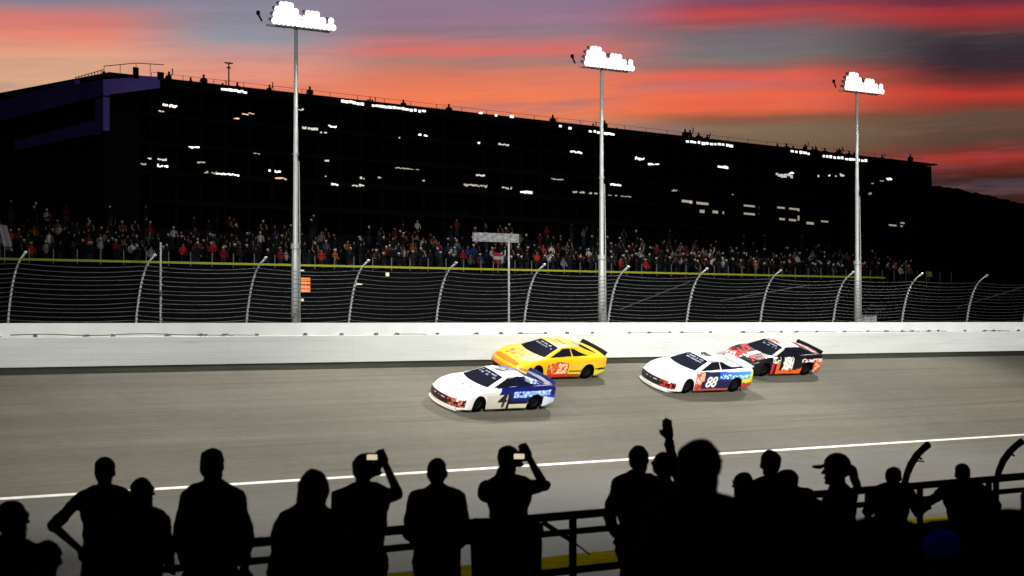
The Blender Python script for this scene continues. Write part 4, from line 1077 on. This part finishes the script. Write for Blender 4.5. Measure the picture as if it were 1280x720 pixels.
    # --- shirt / jacket
    bm = bmesh.new(); k = 1.08 * bulk
    tors(k, .006)
    for sd in (-1, 1): capsule(bm, T((sd*.045, -.015, 1.495)), T((sd*.165*bw, -.01, 1.435)), .052, .058 * bulk)
    for i in (0, 1):
        e_, w_ = E[i]; capsule(bm, sh_[i], e_, .058 * bulk, .052 * bulk) if sleeves > .5 else capsule(bm, sh_[i], sh_[i].lerp(e_, .75), .060 * bulk, .058 * bulk)
        if sleeves > .9: capsule(bm, e_, e_.lerp(w_, .92), .052 * bulk, .040 * bulk)
    loft(bm, [(T((0, -.01, .74)), .165*bw*k, .125*k), (T((0, -.005, .84)), .172*bw*k, .13*k), (T((0, 0, .95)), .165*bw*k, .125*k)])
    if collar: capsule(bm, T((0, -.01, 1.45)), T((0, 0, 1.51)), .08, .075)
    if hood: ell(bm, Hd((0, -.02, .0)), (.098, .118, .135), hm, 14, 10); capsule(bm, Hd((0, -.02, -.05)), T((0, -.01, 1.42)), .098, .10)
    jk = link('shirt' if sleeves < 1 else 'jacket', remesh(bm, .014, 3, .020), cloth(shirt), root)
    bm = bmesh.new()
    loft(bm, [((0, -.005, .80), .158*bw, .118), ((0, -.005, .92), .168*bw, .122), ((0, 0, 1.0), .15*bw, .11)])
    for i, sd in enumerate((-1, 1)):
        hp = Vector((sd*hipx, 0, .88)); k_, a_ = Vector(kn[i][0]), Vector(kn[i][1]); capsule(bm, hp, k_, .098, .072); capsule(bm, k_, a_, .072, .058)
    link('trousers', remesh(bm, .016, 3, .014), cloth(pants), root)
    for i in (0, 1):
        a_ = Vector(kn[i][1]); bm = bmesh.new(); capsule(bm, a_ + Vector((0, -.04, -.045)), a_ + Vector((0, .15, -.055)), .046, .036); box(bm, a_.x - .045, a_.x + .045, a_.y - .09, a_.y + .19, a_.z - .09, a_.z - .06); link('shoe', remesh(bm, .014, 1), cloth(DKC), root)
    # --- hair
    bm = bmesh.new()
    if hair == 'short': ell(bm, Hd((0, -.02, .035)), (.084, .098, .095), hm, 16, 12); ell(bm, Hd((0, -.045, -.01)), (.076, .07, .08), hm, 12, 10)
    elif hair == 'curly':
        rr = random.Random(px)
        for _ in range(60):
            th = rr.random()*6.28; ph = rr.random()*1.9; v_ = Vector((math.sin(ph)*math.cos(th)*.088, math.sin(ph)*math.sin(th)*.10 - .02, math.cos(ph)*.10 + .02)); ell(bm, Hd(v_), (.022,)*3, None, 6, 4)
        ell(bm, Hd((0, -.02, .025)), (.085, .10, .10), hm, 14, 10)
    elif hair in ('long', 'bob', 'pony'):
        ell(bm, Hd((0, -.015, .03)), (.092, .105, .10), hm, 16, 12)
        if hair != 'pony': 
            ell(bm, Hd((0, -.035, -.05)), (.098 if hair == 'long' else (.112*bsc), .095*bsc, .12), hm, 14, 10)
            if hair == 'bob': ell(bm, Hd((0, -.02, .03)), (.112*bsc, .122*bsc, .115*bsc), hm, 16, 12)
            for sd in (-1, 1): capsule(bm, Hd((sd*.07, -.01, .0)), Hd((sd*.075, -.02, -.17)), .035, .022)
            if hair == 'long': capsule(bm, Hd((0, -.06, -.08)), Hd((0, -.10, -.32)), .08, .05)
        else:
            ell(bm, Hd((0, -.115, .02)), (.035, .035, .035)); capsule(bm, Hd((0, -.13, .01)), Hd((-.03, -.17, -.12)), .033, .036); capsule(bm, Hd((-.03, -.17, -.12)), Hd((-.03, -.15, -.27)), .036, .012)
    link('hair', remesh(bm, .010, 1, .012), HAIR, root)
    if cap:
        bm = bmesh.new(); ell(bm, Hd((0, -.012, .055)), (.094, .110, .092), hm, 16, 12); link('cap', remesh(bm, .010, 1), cloth(cap), root)
        bm = bmesh.new(); n = 9; a1_ = []; b1_ = []
        for i in range(n):
            an = -1.1 + 2.2*i/(n-1); a1_.append(Hd((math.sin(an)*.09, .06 + math.cos(an)*.035, .052))); b1_.append(Hd((math.sin(an)*.088, .06 + math.cos(an)*.13, .040 - .012*abs(math.sin(an)))))
        av = [bm.verts.new(v_) for v_ in a1_]; bv = [bm.verts.new(v_) for v_ in b1_]
        for i in range(n-1): bm.faces.new((av[i], av[i+1], bv[i+1], bv[i]))
        o = mk('cap_brim', bm, cloth(cap), root, True); m_ = o.modifiers.new('s', 'SOLIDIFY'); m_.thickness = .012
    return root
def phone(px, py, D, w_, h_, lab, yaw=0, sx=(-.45, .45)):
    q = at(px, py, D); r = empty('phone', q, R(yaw)); tag(r, lab, 'phone'); bm = bmesh.new(); box(bm, -w_/2, w_/2, -.004, .004, -h_/2, h_/2)
    bmesh.ops.bevel(bm, geom=[e for e in bm.edges if abs(e.verts[0].co.y - e.verts[1].co.y) > .005], offset=.008, segments=3); mk('case', bm, M['dark'], r)
    bm = bmesh.new(); box(bm, w_*sx[0], w_*sx[1], -.0065, -.0045, -h_*.22, h_*.32)
    mk('screen', bm, mat('phone_screen', (.9,.8,.6), .3, emis=(1, .80, .5), es=.75), r); return r

V = Vector
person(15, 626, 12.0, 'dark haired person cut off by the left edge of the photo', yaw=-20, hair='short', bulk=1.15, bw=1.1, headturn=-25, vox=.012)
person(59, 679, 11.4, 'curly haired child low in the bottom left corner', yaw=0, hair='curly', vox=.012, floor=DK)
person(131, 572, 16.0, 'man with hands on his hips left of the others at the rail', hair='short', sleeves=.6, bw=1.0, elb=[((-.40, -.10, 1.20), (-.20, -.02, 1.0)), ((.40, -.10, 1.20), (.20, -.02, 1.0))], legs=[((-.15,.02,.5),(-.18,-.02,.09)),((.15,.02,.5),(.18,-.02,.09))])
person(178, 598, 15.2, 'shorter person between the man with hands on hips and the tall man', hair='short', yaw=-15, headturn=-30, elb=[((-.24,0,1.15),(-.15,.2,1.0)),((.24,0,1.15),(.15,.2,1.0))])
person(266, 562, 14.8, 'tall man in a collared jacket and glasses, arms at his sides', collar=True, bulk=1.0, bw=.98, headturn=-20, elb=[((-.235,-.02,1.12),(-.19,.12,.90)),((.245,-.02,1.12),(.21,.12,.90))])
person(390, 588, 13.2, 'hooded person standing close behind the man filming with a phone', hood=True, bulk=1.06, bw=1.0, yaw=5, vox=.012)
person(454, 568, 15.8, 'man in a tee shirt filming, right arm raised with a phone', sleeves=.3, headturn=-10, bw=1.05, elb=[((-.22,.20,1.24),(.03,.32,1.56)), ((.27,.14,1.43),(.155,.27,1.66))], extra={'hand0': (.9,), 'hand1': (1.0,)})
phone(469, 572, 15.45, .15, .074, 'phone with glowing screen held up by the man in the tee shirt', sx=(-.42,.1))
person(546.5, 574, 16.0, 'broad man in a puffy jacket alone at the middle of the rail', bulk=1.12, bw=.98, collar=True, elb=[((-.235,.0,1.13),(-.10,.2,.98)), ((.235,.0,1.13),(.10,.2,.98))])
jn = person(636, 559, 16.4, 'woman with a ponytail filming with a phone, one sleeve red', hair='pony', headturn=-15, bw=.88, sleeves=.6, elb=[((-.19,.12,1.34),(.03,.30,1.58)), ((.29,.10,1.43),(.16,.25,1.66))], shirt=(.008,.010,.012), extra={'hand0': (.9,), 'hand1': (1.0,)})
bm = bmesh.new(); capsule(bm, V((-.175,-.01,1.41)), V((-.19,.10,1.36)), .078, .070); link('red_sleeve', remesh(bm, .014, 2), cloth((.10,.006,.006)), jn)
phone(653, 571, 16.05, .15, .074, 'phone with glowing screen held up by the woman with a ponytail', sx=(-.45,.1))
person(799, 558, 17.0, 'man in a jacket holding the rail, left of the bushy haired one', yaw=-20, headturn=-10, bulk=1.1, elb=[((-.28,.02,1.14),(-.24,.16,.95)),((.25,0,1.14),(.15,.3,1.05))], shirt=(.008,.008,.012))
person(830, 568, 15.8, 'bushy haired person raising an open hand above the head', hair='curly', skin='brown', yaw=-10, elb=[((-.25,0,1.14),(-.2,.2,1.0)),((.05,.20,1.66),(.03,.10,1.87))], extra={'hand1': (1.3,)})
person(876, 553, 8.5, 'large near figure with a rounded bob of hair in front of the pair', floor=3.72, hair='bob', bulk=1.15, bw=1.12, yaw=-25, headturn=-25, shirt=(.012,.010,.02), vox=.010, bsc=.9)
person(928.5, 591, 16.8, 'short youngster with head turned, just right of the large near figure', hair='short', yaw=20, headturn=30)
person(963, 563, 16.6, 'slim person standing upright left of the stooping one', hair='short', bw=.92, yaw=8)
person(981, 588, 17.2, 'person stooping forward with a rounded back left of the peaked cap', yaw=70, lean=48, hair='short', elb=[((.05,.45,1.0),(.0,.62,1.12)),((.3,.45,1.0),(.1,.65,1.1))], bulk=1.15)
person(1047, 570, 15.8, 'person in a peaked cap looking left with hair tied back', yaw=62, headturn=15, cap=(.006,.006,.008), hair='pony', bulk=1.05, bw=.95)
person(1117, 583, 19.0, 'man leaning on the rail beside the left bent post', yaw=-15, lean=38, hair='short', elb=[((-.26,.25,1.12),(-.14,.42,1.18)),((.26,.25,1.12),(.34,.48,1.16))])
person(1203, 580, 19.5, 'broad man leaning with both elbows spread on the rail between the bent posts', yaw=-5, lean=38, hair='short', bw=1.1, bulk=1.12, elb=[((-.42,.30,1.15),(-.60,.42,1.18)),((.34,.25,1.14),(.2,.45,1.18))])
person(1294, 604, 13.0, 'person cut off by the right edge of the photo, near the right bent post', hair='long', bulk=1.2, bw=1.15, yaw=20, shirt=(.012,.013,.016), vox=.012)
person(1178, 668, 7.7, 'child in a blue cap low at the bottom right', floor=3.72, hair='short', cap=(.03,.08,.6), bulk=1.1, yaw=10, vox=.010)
# wheeled bins and a row of seats in the dark foreground
def wheelie(px, ytop, D, lab, w_=.52):
    q = at(px, ytop, D); h = q.z - DK; r = empty('wheeled_bin', (q.x, q.y, DK), R(8)); tag(r, lab, 'bin', 'dark wheeled bins by the rail')
    bm = bmesh.new(); a_ = [(-w_*.4,-.24),(w_*.4,-.24),(w_*.4,.24),(-w_*.4,.24)]
    lo = [bm.verts.new((x_, y_, .08)) for x_, y_ in a_]; hi = [bm.verts.new((x_*1.2, y_*1.2, h - .09)) for x_, y_ in a_]
    for i in range(4): bm.faces.new((lo[i], lo[(i+1) % 4], hi[(i+1) % 4], hi[i]))
    bm.faces.new(lo[::-1]); bm.faces.new(hi); bmesh.ops.bevel(bm, geom=bm.edges[:], offset=.03, segments=3); mk('bin_body', bm, M['dark'], r)
    bm = bmesh.new(); box(bm, -w_*.5, w_*.5, -.3, .3, h - .085, h); bmesh.ops.bevel(bm, geom=bm.edges[:], offset=.04, segments=4); mk('lid', bm, M['dark'], r)
    for sd in (-1, 1): bm = bmesh.new(); tube(bm, [(sd*w_*.42, -.26, .1), (sd*w_*.34, -.26, .1)], .1, 14); mk('wheel', bm, M['dark'], r)
wheelie(164, 660, 14.6, 'dark bin with rounded lid between the man with hands on hips and the tall man', .44)
wheelie(632, 652, 15.2, 'dark bin at the rail below the woman with a ponytail', .50)
def seat(px, ytop, D, rot):
    q = at(px, ytop, D); r = empty('stadium_seat', (q.x, q.y, 3.72), R(rot)); tag(r, 'dark moulded stadium seat in the row along the bottom right edge', 'seat', 'dark seats in a row along the bottom right')
    zt_ = q.z - 3.72; bm = bmesh.new(); n = 10; rw = []
    for i in range(n+1):
        f = i/n*2 - 1; rw.append([bm.verts.new((f*.25, -.05*(f*f)*-1 - .1*k_/4*-1*0, .42 + (zt_ - .42 - .10*f*f)*k_/4)) for k_ in range(5)])
    for a_, b_ in zip(rw, rw[1:]):
        for k_ in range(4): bm.faces.new((a_[k_], b_[k_], b_[k_+1], a_[k_+1]))
    o = mk('backrest', bm, M['dark'], r, True); m_ = o.modifiers.new('s', 'SOLIDIFY'); m_.thickness = .03
    bm = bmesh.new(); box(bm, -.24, .24, .06, .48, .40, .45); bmesh.ops.bevel(bm, geom=bm.edges[:], offset=.02, segments=2); mk('seat_pan', bm, M['dark'], r)
    for sd in (-1, 1): bm = bmesh.new(); box(bm, sd*.2 - .02, sd*.2 + .02, .1, .16, 0, .40); mk('leg', bm, M['dark'], r)
for i, (x_, y_) in enumerate(((955, 648), (1104, 645), (1262, 636), (1022, 640), (1182, 650))): seat(x_, y_, 8.4, -6)
